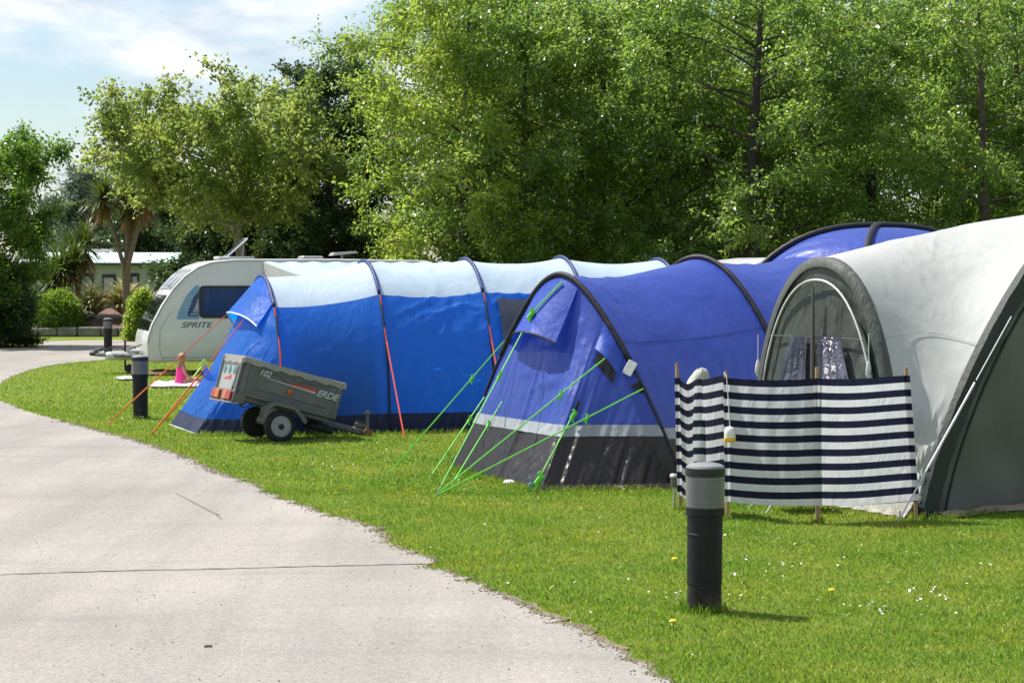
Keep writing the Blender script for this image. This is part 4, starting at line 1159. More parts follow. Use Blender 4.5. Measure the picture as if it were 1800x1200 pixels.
    m.box((.03, y0 + .06, z0 - .025), (1.25, .05, .05), None, .005); m.box((.03, y1 - .06, z0 - .025), (1.25, .05, .05), None, .005); m.box((0, ym, .13), (.07, TR - .30, .16), None, .006)
    bl(m, 'chassis', MT['zinc_dark'])
    m = MB(); m.box((.90, ym, z0 - .045), (.56, .07, .07), None, .008); bl(m, 'drawbar', MT['zinc'])
    m = MB(); m.box((1.21, ym, z0 - .05), (.20, .10, .09), None, .02); m.box((1.23, ym, z0 + .03), (.17, .06, .07), None, .018); m.box((1.31, ym, z0 - .055), (.09, .08, .08), None, .03); bl(m, 'coupling', MT['zinc'])
    m = MB(); m.box((1.26, ym, z0 + .075), (.20, .035, .03), None, .01); bl(m, 'coupling_handle', MT['black'])
    # jockey wheel, upright in the world
    jx = (T @ Vector((1.30, 0, z0))).x
    m = MB(); m.tube([(jx, ym - .10, .08), (jx, ym - .10, .30)], .018, 10); m.tube([(jx - .04, ym - .10, .30), (jx + .04, ym - .10, .31)], .010, 8); m.tube([(jx, ym - .10, .30), (jx, ym - .10, .335)], .03, 10)
    js = m.build('jockey_post', MT['zinc_dark'], r, world=False)
    m = MB(); m.lathe([(.03, -.018), (.055, -.016), (.055, .016), (.03, .018)], c=(jx, ym - .10, .055), axis='y', k=20); m.build('jockey_wheel', MT['rust'], r, world=False)
    # wheels
    def wheel(yc, sgn):
        m = MB(); m.lathe([(.105, -.048), (.15, -.052), (.185, -.048), (.199, -.034), (.2, 0), (.199, .034), (.185, .048), (.15, .052), (.105, .048)], c=(0, yc, RW), axis='y', k=36)
        for k in range(26):
            a = 2 * PI * k / 26
            for s_ in (-1, 1): m.box((0, 0, 0), (.018, .03, .008), Matrix.Translation((math.cos(a) * .2, yc + s_ * .022, RW + math.sin(a) * .2)) @ Matrix.Rotation(-a + PI / 2, 4, 'Y'))
        t = m.build('tyre', MT['tyre'], r, world=False, smooth=True, angle=35)
        m = MB(); m.lathe([(.128, -.050), (.132, -.056), (.124, -.058), (.118, -.044), (.085, -.030), (.05, -.038), (.0, -.038)] if sgn < 0 else [(.128, .050), (.132, .056), (.124, .058), (.118, .044), (.085, .030), (.05, .038), (.0, .038)], c=(0, yc, RW), axis='y', k=32)
        rm = m.build('rim', MT['rimpaint'], t, world=False, smooth=True, angle=35)
        m = MB(); m.lathe([(.036, 0), (.036, sgn * .03), (.022, sgn * .036)], c=(0, yc + sgn * .036, RW), axis='y', k=16)
        for k in range(4):
            a = PI / 4 + k * PI / 2; m.lathe([(.009, 0), (.009, sgn * .014)], c=(math.cos(a) * .068, yc + sgn * .032, RW + math.sin(a) * .068), axis='y', k=8)
        m.build('hub', MT['black'], t, world=False, smooth=True, angle=35)
    wheel(0.0, -1); wheel(TR, 1)
    # spare wheel slung flat under the drawbar
    m = MB(); m.lathe([(.10, -.048), (.17, -.05), (.195, -.03), (.195, .03), (.17, .05), (.10, .048)], c=(.62, ym - .14, z0 - .125), k=30); bl(m, 'spare_wheel', MT['tyre'], smooth=True, angle=35)
    # number-plate light and brake cable
    m = MB(); m.tube([(x0 + .03, y0 + .05, z0 - .06), (x0 + .12, y0 + .03, z0 - .14), (x0 + .25, y0 + .06, z0 - .06)], .008, 6); bl(m, 'cable', MT['black'])
trailer()

# ------------------------------------------------------------------ caravan
def rrect(x0, x1, z0, z1, rad, k=5):
    p = []
    for cx, cz, a0 in ((x1 - rad, z1 - rad, 0), (x0 + rad, z1 - rad, PI / 2), (x0 + rad, z0 + rad, PI), (x1 - rad, z0 + rad, 3 * PI / 2)):
        for i in range(k + 1):
            a = a0 + (PI / 2) * i / k; p.append((cx + rad * math.cos(a), cz + rad * math.sin(a)))
    return p
def caravan(loc, rz, label, lettering=True):
    r = empty('caravan', loc, rz); tag(r, label, 'caravan', 'white touring caravans')
    prof = [(.10, .27), (.02, .36), (.0, .66), (.02, .80), (.10, 1.05), (.31, 1.45), (.55, 1.81), (.80, 2.08), (1.07, 2.27), (1.36, 2.37), (1.85, 2.42), (4.0, 2.43), (6.0, 2.40), (6.25, 2.32), (6.38, 2.1), (6.42, 1.2), (6.36, .30)]
    WD = 2.2
    def inset(d): 
        n = len(prof); out = []
        for i, p in enumerate(prof):
            a = Vector(prof[i - 1]); b = Vector(prof[(i + 1) % n]); t = (b - a).normalized(); q = Vector((t.y, -t.x))
            out.append((p[0] + q.x * d, p[1] + q.y * d))
        return out
    rings = [(0, .05), (.015, .018), (.05, 0), (WD - .05, 0), (WD - .015, .018), (WD, .05)]
    vs = []; fs = []; n = len(prof)
    for y, d in rings: vs += [(a, y, b) for a, b in inset(d)]
    for k in range(len(rings) - 1):
        for i in range(n): fs.append((k * n + i, k * n + (i + 1) % n, (k + 1) * n + (i + 1) % n, (k + 1) * n + i))
    fs.append(tuple(range(n - 1, -1, -1))); fs.append(tuple((len(rings) - 1) * n + i for i in range(n)))
    m = MB(); m.add(vs, fs); m.build('body', MT['cara_white'], r, world=False, smooth=True, fix=True, angle=30)
    # awning rail and panel seam on the near side
    ins = inset(.03)
    m = MB(); m.tube([(a, -.006, b) for a, b in ins[2:13]], .014, 6); m.build('awning_rail', MT['cara_trim'], r, world=False, smooth=True)
    m = MB(); m.tube([(.34, -.002, .30), (.27, -.004, .55), (.28, -.004, .95), (.5, -.004, 1.30)], .006, 5); m.tube([(.34, -.002, .36), (6.3, -.002, .36)], .008, 5); m.build('panel_seam', MT['cara_trim'], r, world=False)
    # front windows following the slope
    def front_strip(za, zb, ya, yb, d):
        rows = []
        for k in range(7):
            z = lerp(za, zb, k / 6)
            for (a, b) in zip(prof[2:10], prof[3:11]):
                if a[1] <= z <= b[1]:
                    f = (z - a[1]) / (b[1] - a[1]); x = lerp(a[0], b[0], f); t = (Vector(b) - Vector(a)).normalized(); q = Vector((-t.y, t.x)) * d
                    rows.append([(x + q.x, ya, z + q.y), (x + q.x, yb, z + q.y)]); break
        return rows
    for za, zb in ((.92, 1.66), (1.78, 2.2)):
        for ya, yb in ((.10, .72), (.80, 1.40), (1.48, 2.1)):
            m = MB(); m.grid(front_strip(za, zb, ya, yb, .012)); m.build('front_window', MT['glass'], r, world=False, smooth=True)
    # side window
    wf = MB(); wf.prism(rrect(1.10, 2.42, 1.18, 1.86, .10), -.022, .02, 'y'); w = wf.build('window', MT['black'], r, world=False, fix=True)
    wg = MB(); wg.prism(rrect(1.16, 2.36, 1.24, 1.80, .08), -.028, .0, 'y'); wg.build('pane', MT['glass'], w, world=False, fix=True)
    wf = MB(); wf.prism(rrect(3.9, 5.2, 1.18, 1.86, .10), -.022, .02, 'y'); w = wf.build('window', MT['black'], r, world=False, fix=True)
    wg = MB(); wg.prism(rrect(3.96, 5.14, 1.24, 1.80, .08), -.028, .0, 'y'); wg.build('pane', MT['glass'], w, world=False, fix=True)
    m = MB(); m.prism(rrect(2.85, 3.5, .38, 2.15, .08), -.012, .02, 'y'); d = m.build('door', MT['cara_white'], r, world=False, fix=True)
    m = MB(); m.box((2.93, -.02, 1.1), (.10, .03, .05), None, .01); m.build('handle', MT['black'], d, world=False)
    # decal
    m = MB(); m.prism([(.63, 1.16), (1.10, 1.16), (1.10, 1.88), (1.02, 1.86), (.84, 1.66), (.66, 1.30)], -.006, .0, 'y'); dc = m.build('decal', MT['decal_blue'], r, world=False, fix=True)
    m = MB(); m.prism([(.86, 1.22), (1.09, 1.22), (1.09, 1.30), (.96, 1.30), (1.09, 1.62), (1.09, 1.74), (.98, 1.62), (.86, 1.30)], -.010, -.004, 'y'); m.build('decal_mark', MT['decal_navy'], dc, world=False, fix=True)
    m = MB(); m.prism([(.92, 1.25), (1.085, 1.25), (1.085, 1.28), (.92, 1.28)], -.014, -.008, 'y'); m.prism([(1.0, 1.36), (1.085, 1.36), (1.085, 1.58)], -.014, -.008, 'y'); m.build('decal_mark', MT['white_plate'], dc, world=False, fix=True)
    for k in range(5):
        m = MB(); m.box((.80 + .015 * k, -.0075, 1.34 + .07 * k), (.20 + .02 * k, .003, .010)); m.build('decal_line', MT['letter_pale'], dc, world=False)
    if lettering:
        text_part('lettering', 'SPRITE', .165, MT['letter_grey'], r, (.72, -.004, .985), (PI / 2, 0, 0), .3, .002, .002, 1.30)
    # roof gear: raised skylight, low vents, aerial
    m = MB(); m.box((1.95, .75, 2.45), (.80, .6, .06), None, .02); m.build('roof_vent', MT['cara_white'], r, world=False)
    m = MB(); mt = Matrix.Translation((1.98, .75, 2.66)) @ Matrix.Rotation(R(-42), 4, 'Y'); m.box((0, 0, 0), (.62, .55, .035), mt, .012); sk = m.build('raised_skylight', MT['silver'], r, world=False)
    m = MB(); m.box((0, 0, .021), (.54, .47, .008), mt); m.box((0, 0, -.021), (.54, .47, .008), mt); m.build('pane', MT['solar'], sk, world=False)
    m = MB(); m.tube([(2.1, .52, 2.46), (2.12, .52, 2.72)], .012, 6); m.build('skylight_strut', MT['cara_trim'], r, world=False)
    m = MB(); m.box((3.62, .8, 2.46), (.48, .5, .07), None, .03); m.build('roof_vent', MT['white_plate'], r, world=False)
    m = MB(); m.prism([(4.05, 2.50), (4.62, 2.56), (4.55, 2.60), (4.10, 2.57)], .5, 1.0, 'y'); m.tube([(4.3, .75, 2.42), (4.3, .75, 2.53)], .03, 8); m.build('roof_vent', MT['white_plate'], r, world=False, fix=True)
    # wheel, steadies, drawbar, gas cover
    m = MB(); m.lathe([(.18, -.08), (.30, -.085), (.32, -.05), (.32, .05), (.30, .085), (.18, .08)], c=(3.4, .16, .32), axis='y', k=28); m.build('wheel', MT['tyre'], r, world=False, smooth=True, angle=35)
    for x in (.7, 5.9):
        m = MB(); m.tube([(x, .2, .34), (x + .12, .2, .02)], .02, 8); m.box((x + .12, .2, .015), (.14, .12, .03), None, .008); m.build('corner_steady', MT['zinc'], r, world=False)
    m = MB(); m.tube([(.35, .35, .36), (-.95, 1.08, .40)], .04, 6); m.tube([(.35, 1.85, .36), (-.95, 1.12, .40)], .04, 6); m.build('drawbar', MT['zinc'], r, world=False)
    m = MB(); m.box((-.42, 1.1, .37), (.66, .5, .17), None, .05); m.box((-.16, 1.1, .47), (.3, .42, .08), None, .03); m.build('drawbar_cover', MT['cara_white'], r, world=False)
    m = MB(); m.box((-.98, 1.1, .42), (.20, .09, .09), None, .03); m.tube([(-1.05, 1.1, .44), (-.8, 1.1, .52), (-.62, 1.1, .50)], .018, 8); m.build('hitch', MT['black'], r, world=False, smooth=True)
    m = MB(); m.tube([(-.34, .96, .06), (-.34, .96, .70)], .022, 8); m.lathe([(.03, -.03), (.10, -.03), (.10, .03), (.03, .03)], c=(-.24, .96, .10), axis='y', k=18); m.build('jockey_wheel', MT['black'], r, world=False)
    m = MB(); m.tube([(-.9, 1.0, .46), (-.6, .82, .58), (-.3, .8, .50), (.02, .9, .62)], .012, 6); m.build('cable', MT['black'], r, world=False, smooth=True)
    return r
cv = G(256, 659); cv = Vector((-(900 - 257) / FPX * 45.0, 45.0, 0))
cara = caravan(cv, R(16), 'white touring caravan with blue decal and sloping front, behind the blue tent')
c2 = copy_tree(cara)
for ch in list(c2.children):
    if ch.name.split('.')[0] in ('raised_skylight', 'skylight_strut', 'roof_vent'):
        for g2 in list(ch.children): bpy.data.objects.remove(g2)
        bpy.data.objects.remove(ch)
c2.location = P(1228, 455, 40); c2.location.z = 0; c2.rotation_euler = (0, 0, R(20)); c2['label'] = 'cream caravan roof just showing above the violet tent'

# caravan awning
def awning():
    ax = Vector((math.cos(R(16)), math.sin(R(16)), 0)); q = Vector((ax.y, -ax.x, 0))  # q towards viewer
    o = cv + ax * 2.55 + q * .01; r = empty('caravan_awning', o + ax * 2)
    tag(r, 'white awning roof stretched from the caravan side behind the blue tent', 'awning')
    L = 4.6; D = 2.4; rows = []
    for i in range(41):
        f = i / 40; rw = []
        for j in range(13):
            g = j / 12; z = lerp(2.36, 2.08, g ** 1.2) - .03 * math.sin(PI * g) * (1 + .5 * math.sin(f * 22)) + .018 * math.sin(f * 60) * (1 - g)
            rw.append(o + ax * (f * L - .1 + .35 * g * (1 - f) - .2 * g * f) + q * (g * D) + Vector((0, 0, z)))
        rows.append(rw)
    m = MB(); m.grid(rows); m.build('roof_panel', MT['roof_white'], r, smooth=True, angle=180)
    m = MB(); m.grid([[rows[i][-1], rows[i][-1] * 1.0 - Vector((0, 0, rows[i][-1].z))] for i in range(41)]); m.build('front_wall', MT['olive'], r)
    m = MB(); m.grid([[p, Vector((p.x, p.y, 0))] for p in rows[0]]); m.build('end_wall', MT['grey_fly'], r)
awning()

# ------------------------------------------------------------------ child on the towel
def child():
    g = G(316, 679); r = empty('person', g, R(22))
    tag(r, 'long haired child in a bright pink top sitting on a towel before the caravan', 'person')
    J = {}; V = []; Ed = []; Rd = []
    def a(n, p, rad, par=None):
        J[n] = len(V); V.append(p); Rd.append(rad)
        if par: Ed.append((J[par], J[n]))
    a('hip', (0, 0, .10), (.085, .075)); a('waist', (.015, 0, .20), (.070, .062), 'hip'); a('chest', (.03, 0, .31), (.078, .066), 'waist'); a('shoul', (.04, 0, .375), (.055, .05), 'chest')
    a('neck', (.05, 0, .43), (.032, .032), 'shoul'); a('jaw', (.07, 0, .475), (.050, .055), 'neck'); a('skull', (.065, 0, .545), (.078, .072), 'jaw'); a('crown', (.06, 0, .60), (.045, .045), 'skull')
    a('nose', (.148, 0, .525), (.011, .011), 'skull')
    for s, k in ((-1, 'r'), (1, 'l')):
        a('sh' + k, (.04, s * .095, .36), (.034, .034), 'shoul'); a('el' + k, (.075, s * .135, .235), (.024, .024), 'sh' + k); a('wr' + k, (.19, s * .10, .155), (.017, .017), 'el' + k)
        a('pm' + k, (.235, s * .085, .145), (.019, .014), 'wr' + k)
        for f in range(4): a('f%d' % f + k, (.285 - .006 * abs(f - 1.4), s * (.062 + .016 * f), .128), (.006, .006), 'pm' + k)
        a('th' + k, (.25, s * .045, .150), (.006, .006), 'pm' + k)
        a('hp' + k, (.05, s * .055, .085), (.058, .056), 'hip'); a('kn' + k, (.31, s * .09, .14), (.040, .040), 'hp' + k); a('an' + k, (.52, s * .07, .045), (.026, .026), 'kn' + k); a('to' + k, (.575, s * .085, .075), (.018, .016), 'an' + k)
    me = bpy.data.meshes.new('body'); me.from_pydata(V, Ed, []); o = link_mesh('body', me, MT['skin'], r)
    sk = o.modifiers.new('skin', 'SKIN'); 
    lay = me.skin_vertices[0] if len(me.skin_vertices) else None
    if lay is None:
        bpy.context.view_layer.objects.active = o; bpy.ops.object.select_all(action='DESELECT'); o.select_set(True)
        bpy.ops.mesh.customdata_skin_add(); lay = me.skin_vertices[0]
    for i, rad in enumerate(Rd): lay.data[i].radius = rad; lay.data[i].use_root = (i == 0)
    ss = o.modifiers.new('sub', 'SUBSURF'); ss.levels = 2; ss.render_levels = 2
    # pink vest
    m = MB(); rows = []
    for z, rx, ry, cx in ((.02, .094, .108, .0), (.08, .102, .110, 0.0), (.15, .096, .098, .008), (.22, .092, .090, .018), (.29, .098, .100, .028), (.345, .092, .102, .034)):
        rows.append([(cx + rx * math.cos(2 * PI * j / 24) * (1 + .04 * math.sin(5 * j)), ry * math.sin(2 * PI * j / 24), z) for j in range(25)])
    m.grid(rows)
    for s in (-1, 1): m.tube([(.11, s * .05, .325), (.075, s * .055, .40), (.0, s * .05, .40), (-.045, s * .045, .33)], .011, 6)
    m.build('vest', MT['pink'], r, world=False, smooth=True, angle=180)
    # hair: cap with long fall down the back
    m = MB(); rows = []
    for i in range(18):
        f = i / 17; rows.append([])
        for j in range(21):
            b = lerp(-1.0, 1.0, j / 20) * (1.95 if f < .45 else lerp(1.95, 1.15, (f - .45) / .55))
            if f < .45:
                e = lerp(PI / 2, -.35, f / .45); rr = .094 * math.cos(e) if e > 0 else .094 * (1 - .25 * abs(e)); z = .545 + .088 * math.sin(e)
            else:
                g_ = (f - .45) / .55; rr = lerp(.088, .055, g_); z = lerp(.515, .30, g_)
            sh = lerp(0, -.055, max(0, (f - .45) / .55)); k = 1 + .05 * math.sin(9 * b + 3 * f) + .03 * math.sin(17 * b)
            rows[-1].append((.058 + sh - rr * math.cos(b) * k, rr * math.sin(b) * 1.0 * k, z))
    m.grid(rows); ho = m.build('hair', MT['hair'], r, world=False, smooth=True, angle=180)
    sm = ho.modifiers.new('thick', 'SOLIDIFY'); sm.thickness = .012
    for s in (-1, 1):
        m = MB(); m.lathe([(.001, -.004), (.009, 0), (.001, .004)], c=(.131, s * .032, .548), axis='x', k=10); m.build('eye', MT['black'], r, world=False)
        m = MB(); m.lathe([(.004, -.006), (.018, 0), (.012, .006)], c=(.06, s * .078, .535), axis='y', k=10); m.build('ear', MT['skin'], r, world=False)
    m = MB(); m.box((.119, 0, .482), (.008, .034, .008), None, .003); m.build('mouth', MT['red_lens'], r, world=False)
    return r
child()
def flat_cloth(name, px, py, w, d, mat, label, cat, rz=0, seed=0):
    c = G(px, py); rows = []
    for i in range(13):
        rows.append([(lerp(-w, w, i / 12) + .03 * math.sin(j + seed), lerp(-d, d, j / 8) + .04 * math.sin(i * .9 + seed), .055 + .014 * math.sin(i * 1.4 + seed) * math.sin(j * 1.1) - (.03 if i in (0, 12) or j in (0, 8) else 0)) for j in range(9)])
    m = MB(); m.grid(rows); o = m.build(name, mat, smooth=True, angle=180); o.location = c; o.rotation_euler = (0, 0, rz)
    sm = o.modifiers.new('thick', 'SOLIDIFY'); sm.thickness = .012
    return tag(o, label, cat)
flat_cloth('towel', 312, 678, .50, .85, MT['towel'], 'pale pink towel spread on the grass under the sitting child', 'towel', .1, 1)
flat_cloth('crumpled_cloth', 222, 668, .17, .30, MT['white_cloth'], 'small crumpled white cloth on the grass by the caravan towbar', 'cloth', .3, 2)
flat_cloth('picnic_rug', 282, 657, .62, .9, MT['brown_cloth'], 'dark rug on the grass under the caravan front', 'rug', .2, 5)
m = MB(); a_ = G(337, 668) + Vector((0, .3, .06)); m.tube([a_, a_ + Vector((.14, .1, .19))], .020, 8); m.box((0, 0, 0), (.10, .02, .18), Matrix.Translation(a_ + Vector((.17, .12, .25))) @ Matrix.Rotation(.6, 4, 'Y'), .008)
tag(m.build('toy_bat', MT['lime_toy']), 'pale lime toy bat leaning beside the child in pink', 'toy')

# ------------------------------------------------------------------ static homes, bed and far things
def home(x0, x1, Y, D, eave, ridge, wall, roof, label, wins, name='static_home'):
    r = empty(name, ((x0 + x1) / 2, Y, 0)); tag(r, label, 'mobile home', 'static homes beyond the far road')
    m = MB(); m.box(((x0 + x1) / 2, Y + D / 2, (.35 + eave) / 2), (x1 - x0, D, eave - .35), None, .03); 
    m.build('wall', wall, r)
    m = MB(); m.box(((x0 + x1) / 2, Y + D / 2, .2), (x1 - x0 - .1, D - .1, .4)); m.build('skirting', MT['stone'], r)
    m = MB(); o = .25
    m.prism([(Y - o, eave), (Y - o, eave + .07), (Y + D / 2, ridge), (Y + D + o, eave + .07), (Y + D + o, eave)], x0 - .2, x1 + .2, 'x'); m.build('roof', roof, r, fix=True)
    m = MB(); m.box(((x0 + x1) / 2, Y - o - .05, eave + .02), (x1 - x0 + .4, .09, .11), None, .02); m.build('gutter', MT['home_trim'], r)
    for a, b, c, d in wins:
        m = MB(); m.box(((a + b) / 2, Y - .02, (c + d) / 2), (b - a, .08, d - c), None, .01); w = m.build('window', MT['frame_dark'], r)
        m = MB(); m.box(((a + b) / 2 + .0, Y - .065, (c + d) / 2 - .03), (b - a - .15, .02, d - c - .22)); m.build('pane', MT['curtain'], w)
    return r
Yh = 84.0
def hx(px, Y=Yh): return (px - 900) / FPX * Y
def hz(py, Y=Yh): return CAM_H + (482 - py) * Y / FPX
home(hx(72), hx(345), Yh, 3.6, hz(465), hz(443), MT['home_wall'], MT['home_roof'], 'sage green static home with pale mint roof behind the flax plants',
     [(hx(180), hx(204), hz(524), hz(482)), (hx(230), hx(245), hz(522), hz(480)), (hx(290), hx(308), hz(520), hz(480)), (hx(140), hx(165), hz(520), hz(480))])
home(hx(30, 92), hx(84, 92), 92, 3.4, hz(470, 92), hz(455, 92), MT['home_wall'], MT['grey_roof'], 'pale static home end half hidden by the left tree', [(hx(50, 92), hx(64, 92), hz(520, 92), hz(490, 92))])
home(hx(130, 104), hx(245, 104), 104, 3.4, hz(452, 104), hz(437, 104), MT['home_wall'], MT['grey_roof'], 'static home with grey roof showing over the mint roof', [])

# planted bank with stone edging
def bank():
    y0, y1 = 73.0, 82.0; rows = []
    for i in range(31):
        x = lerp(hx(40, 73), hx(330, 73), i / 30); rows.append([])
        for j in range(9):
            f = j / 8; rows[-1].append((x, lerp(y0, y1, f), .28 + .55 * math.sin(PI * min(1, f * 1.15) * .5) + .05 * mn.noise(Vector((x * .9, f * 6, 0)))))
    m = MB(); m.grid(rows, True); tag(m.build('earth_bank', MT['mulch'], smooth=True), kind='structure')
    r = empty('stone_edging', (hx(150, 73), 72.9, 0)); tag(r, 'low grey stone edging along the planted bank beyond the far road', 'edging')
    x = hx(40, 73); m = MB()
    while x < hx(330, 73):
        w = random.uniform(.45, .9); m.box((x + w / 2, 72.85 + random.uniform(-.03, .03), .16), (w - .03, .3, .30 + random.uniform(-.03, .05)), None, .04); x += w
    m.build('stones', MT['stone'], r)
bank()

# ------------------------------------------------------------------ foliage machinery
def norm(v): return v / np.maximum(np.linalg.norm(v, axis=1, keepdims=True), 1e-9)
def leaves_mesh(name, o, d, ln, per, size, rg, droop=.25, wid=.5, spread=.8, tint=None):
    """leaves along twigs o + d*ln"""
    M = len(o); s = rg.random((M, per)); tw = np.repeat(np.arange(M), per); s = s.ravel()
    dd = d[tw]; base = o[tw] + dd * (ln[tw] * s)[:, None] - np.stack([0 * s, 0 * s, .12 * ln[tw] * s * s], 1)
    n = len(base); rnd = norm(rg.normal(size=(n, 3)))
    ld = norm(dd * .55 + rnd * spread + np.array([0, 0, -droop])); nn = norm(np.cross(ld, norm(rg.normal(size=(n, 3)) + np.array([0, 0, .0]))))
    nn = np.where(nn[:, 2:3] < 0, -nn, nn); nn = norm(nn + np.array([0, 0, .35])); sd = norm(np.cross(ld, nn)); nn = np.cross(sd, ld)
    L = size * (.6 + .7 * rg.random(n)); W = L * wid * (.8 + .4 * rg.random(n))
    base = base + rnd * (.03 + .05 * rg.random(n))[:, None]
    mid = base + ld * (L * .45)[:, None]
    v = np.stack([base, mid + sd * (W / 2)[:, None] + nn * (W * .16)[:, None], base + ld * L[:, None] - nn * (L * .12)[:, None], mid - sd * (W / 2)[:, None] + nn * (W * .16)[:, None]], 1).reshape(-1, 3)
    tv = np.clip((tint[tw] if tint is not None else .5) + rg.normal(0, .17, n), 0, 1)
    return np_mesh(name, v, 4, tv)

def bez(a, b, c, t): return a * (1 - t) ** 2 + b * (2 * t * (1 - t)) + c * t * t

def make_tree(name, seed, H, tr, rmax, z0, nl, ntw, per, lsize, lmat, bmat, prof, lean=(0, 0), up=.35, wid=.5, twl=(.35, .8), trunk_top=.95, droop=.25, stems=1, sub=4, off=(0, 0)):
    rg = np.random.default_rng(seed); rr = random.Random(seed)
    r = empty(name, (0, 0, 0)); b = MB(); segs = []
    for st in range(stems):
        sx, sy = (0, 0) if stems == 1 else (rr.uniform(-1, 1) * rmax * .35, rr.uniform(-1, 1) * rmax * .35)
        pts = []; rad = []
        for i in range(11):
            f = i / 10; pts.append(Vector((lean[0] * f ** 1.3 + sx * f + .05 * H * .15 * math.sin(f * 5 + seed), lean[1] * f + sy * f + .05 * H * .12 * math.cos(f * 4 + seed), -.1 + H * trunk_top * f)))
            rad.append(tr * ((1 - f) ** .8 * .92 + .06) * (1.25 if i == 0 else 1) * (1 if stems == 1 else .7))
        b.tube(pts, rad, 9)
        for i in range(nl // stems):
            f = (i + rr.random()) / (nl // stems); z = lerp(z0, H * trunk_top * .97, f)
            kf = z / (H * trunk_top) * 10; k = min(9, int(kf)); base = pts[k].lerp(pts[k + 1], kf - k)
            az = i * 2.399 + rr.uniform(-.5, .5) + st; L = rmax * prof(z / H) * rr.uniform(.72, 1.12)
            dirv = Vector((math.cos(az), math.sin(az), 0))
            e = base + dirv * L + Vector((off[0] * f, off[1] * f, L * rr.uniform(up * .3, up * 1.5)))
            mid = base.lerp(e, .5) + Vector((rr.uniform(-.1, .1) * L, rr.uniform(-.1, .1) * L, L * rr.uniform(.02, .16)))
            lp = [bez(base, mid, e, q / 6) for q in range(7)]; r0 = tr * .27 * (1 - .7 * f) * min(1, L / rmax + .2)
            b.tube(lp, [max(.008, r0 * (1 - q / 7)) for q in range(7)], 6, False); segs.append((base, mid, e, .30, 1.0, L))
            for s_ in range(sub):
                t = rr.uniform(.3, .95); p0 = bez(base, mid, e, t); l2 = L * rr.uniform(.22, .45)
                sd = (dirv * rr.uniform(.1, .9) + Vector((rr.gauss(0, .7), rr.gauss(0, .7), rr.gauss(.15, .4)))).normalized()
                e2 = p0 + sd * l2; m2 = p0.lerp(e2, .5) + Vector((0, 0, .06 * l2))
                b.tube([p0, m2, e2], [max(.007, r0 * .4), max(.006, r0 * .28), .005], 5, False); segs.append((p0, m2, e2, .1, 1.0, l2 * 1.6))
    b.build('trunk', bmat, r, world=False, smooth=True, angle=180)
    w = np.array([s[5] for s in segs]); w = w / w.sum(); pick = rg.choice(len(segs), ntw, p=w)
    A = np.array([tuple(s[0]) for s in segs])[pick]; B = np.array([tuple(s[1]) for s in segs])[pick]; C = np.array([tuple(s[2]) for s in segs])[pick]
    lo = np.array([s[3] for s in segs])[pick]
    t = (lo + (1 - lo) * rg.random(ntw) ** .75)[:, None]
    o = A * (1 - t) ** 2 + B * 2 * t * (1 - t) + C * t * t
    d = norm(norm(C - A) * .55 + rg.normal(size=(ntw, 3)) * .62 + np.array([0, 0, .10]))
    ln = twl[0] + (twl[1] - twl[0]) * rg.random(ntw)
    ct = rg.normal(.5, .13, len(segs))[pick]
    me = leaves_mesh('crown', o, d, ln, per, lsize, rg, droop, wid, tint=ct)
    link_mesh('crown', me, lmat, r)
    return r

pf_tall = lambda q: (.72 + .35 * math.sin(PI * min(1, max(0, q * 1.05)))) * (1 - max(0, q - .75) * 2.2)
pf_dome = lambda q: max(.15, math.sqrt(max(0, 1 - max(0, (q - .55) / .5) ** 2))) * (.8 if q < .45 else 1)
pf_bush = lambda q: max(.2, math.sqrt(max(0, 1 - (q * .98) ** 2)))
pf_spread = lambda q: .62 + .48 * math.sin(PI * min(1, max(0, (q - .25) / .85)))

def place(t, px, Y, rz, label, cat='tree', group=None, s=1.0, name=None):
    t.location = ((px - 900) / FPX * Y, Y, 0); t.rotation_euler = (0, 0, rz); t.scale = (s, s, s)
    return tag(t, label, cat, group)

GR = 'leafy trees standing behind the tents'
# wall of alders / cherries behind the tents
tA = make_tree('broadleaf_tree', 21, 9.6, .24, 3.1, 1.3, 42, 3000, 16, .108, MT['leaf_alder'], MT['bark_dark'], pf_tall, (.3, 0), .25)
tB = make_tree('broadleaf_tree', 22, 9.4, .17, 2.9, 1.4, 40, 2700, 16, .108, MT['leaf_alder'], MT['bark'], pf_tall, (-.5, 0), .30)
tC = make_tree('broadleaf_tree', 23, 9.8, .20, 2.9, 1.0, 46, 3200, 16, .108, MT['leaf_yellow'], MT['bark'], pf_tall, (.2, 0), .30)
tD = make_tree('broadleaf_tree', 24, 9.6, .2, 3.2, 1.0, 42, 2900, 16, .108, MT['leaf_alder'], MT['bark_dark'], pf_tall, (0, 0), .35)
place(tA, 1318, 49.5, .4, 'tall leafy tree with thick dark trunk rising behind the violet tent', group=GR)
place(tC, 815, 50.5, 1.0, 'tall pale yellow green tree at the left end of the tall tree row', group=GR)
place(tB, 1745, 49, .2, 'tall tree with slim leaning trunk behind the grey tent roof', group=GR)
place(tD, 1060, 52.5, 2.0, 'dense glossy green tree behind the middle of the blue tent', group=GR)
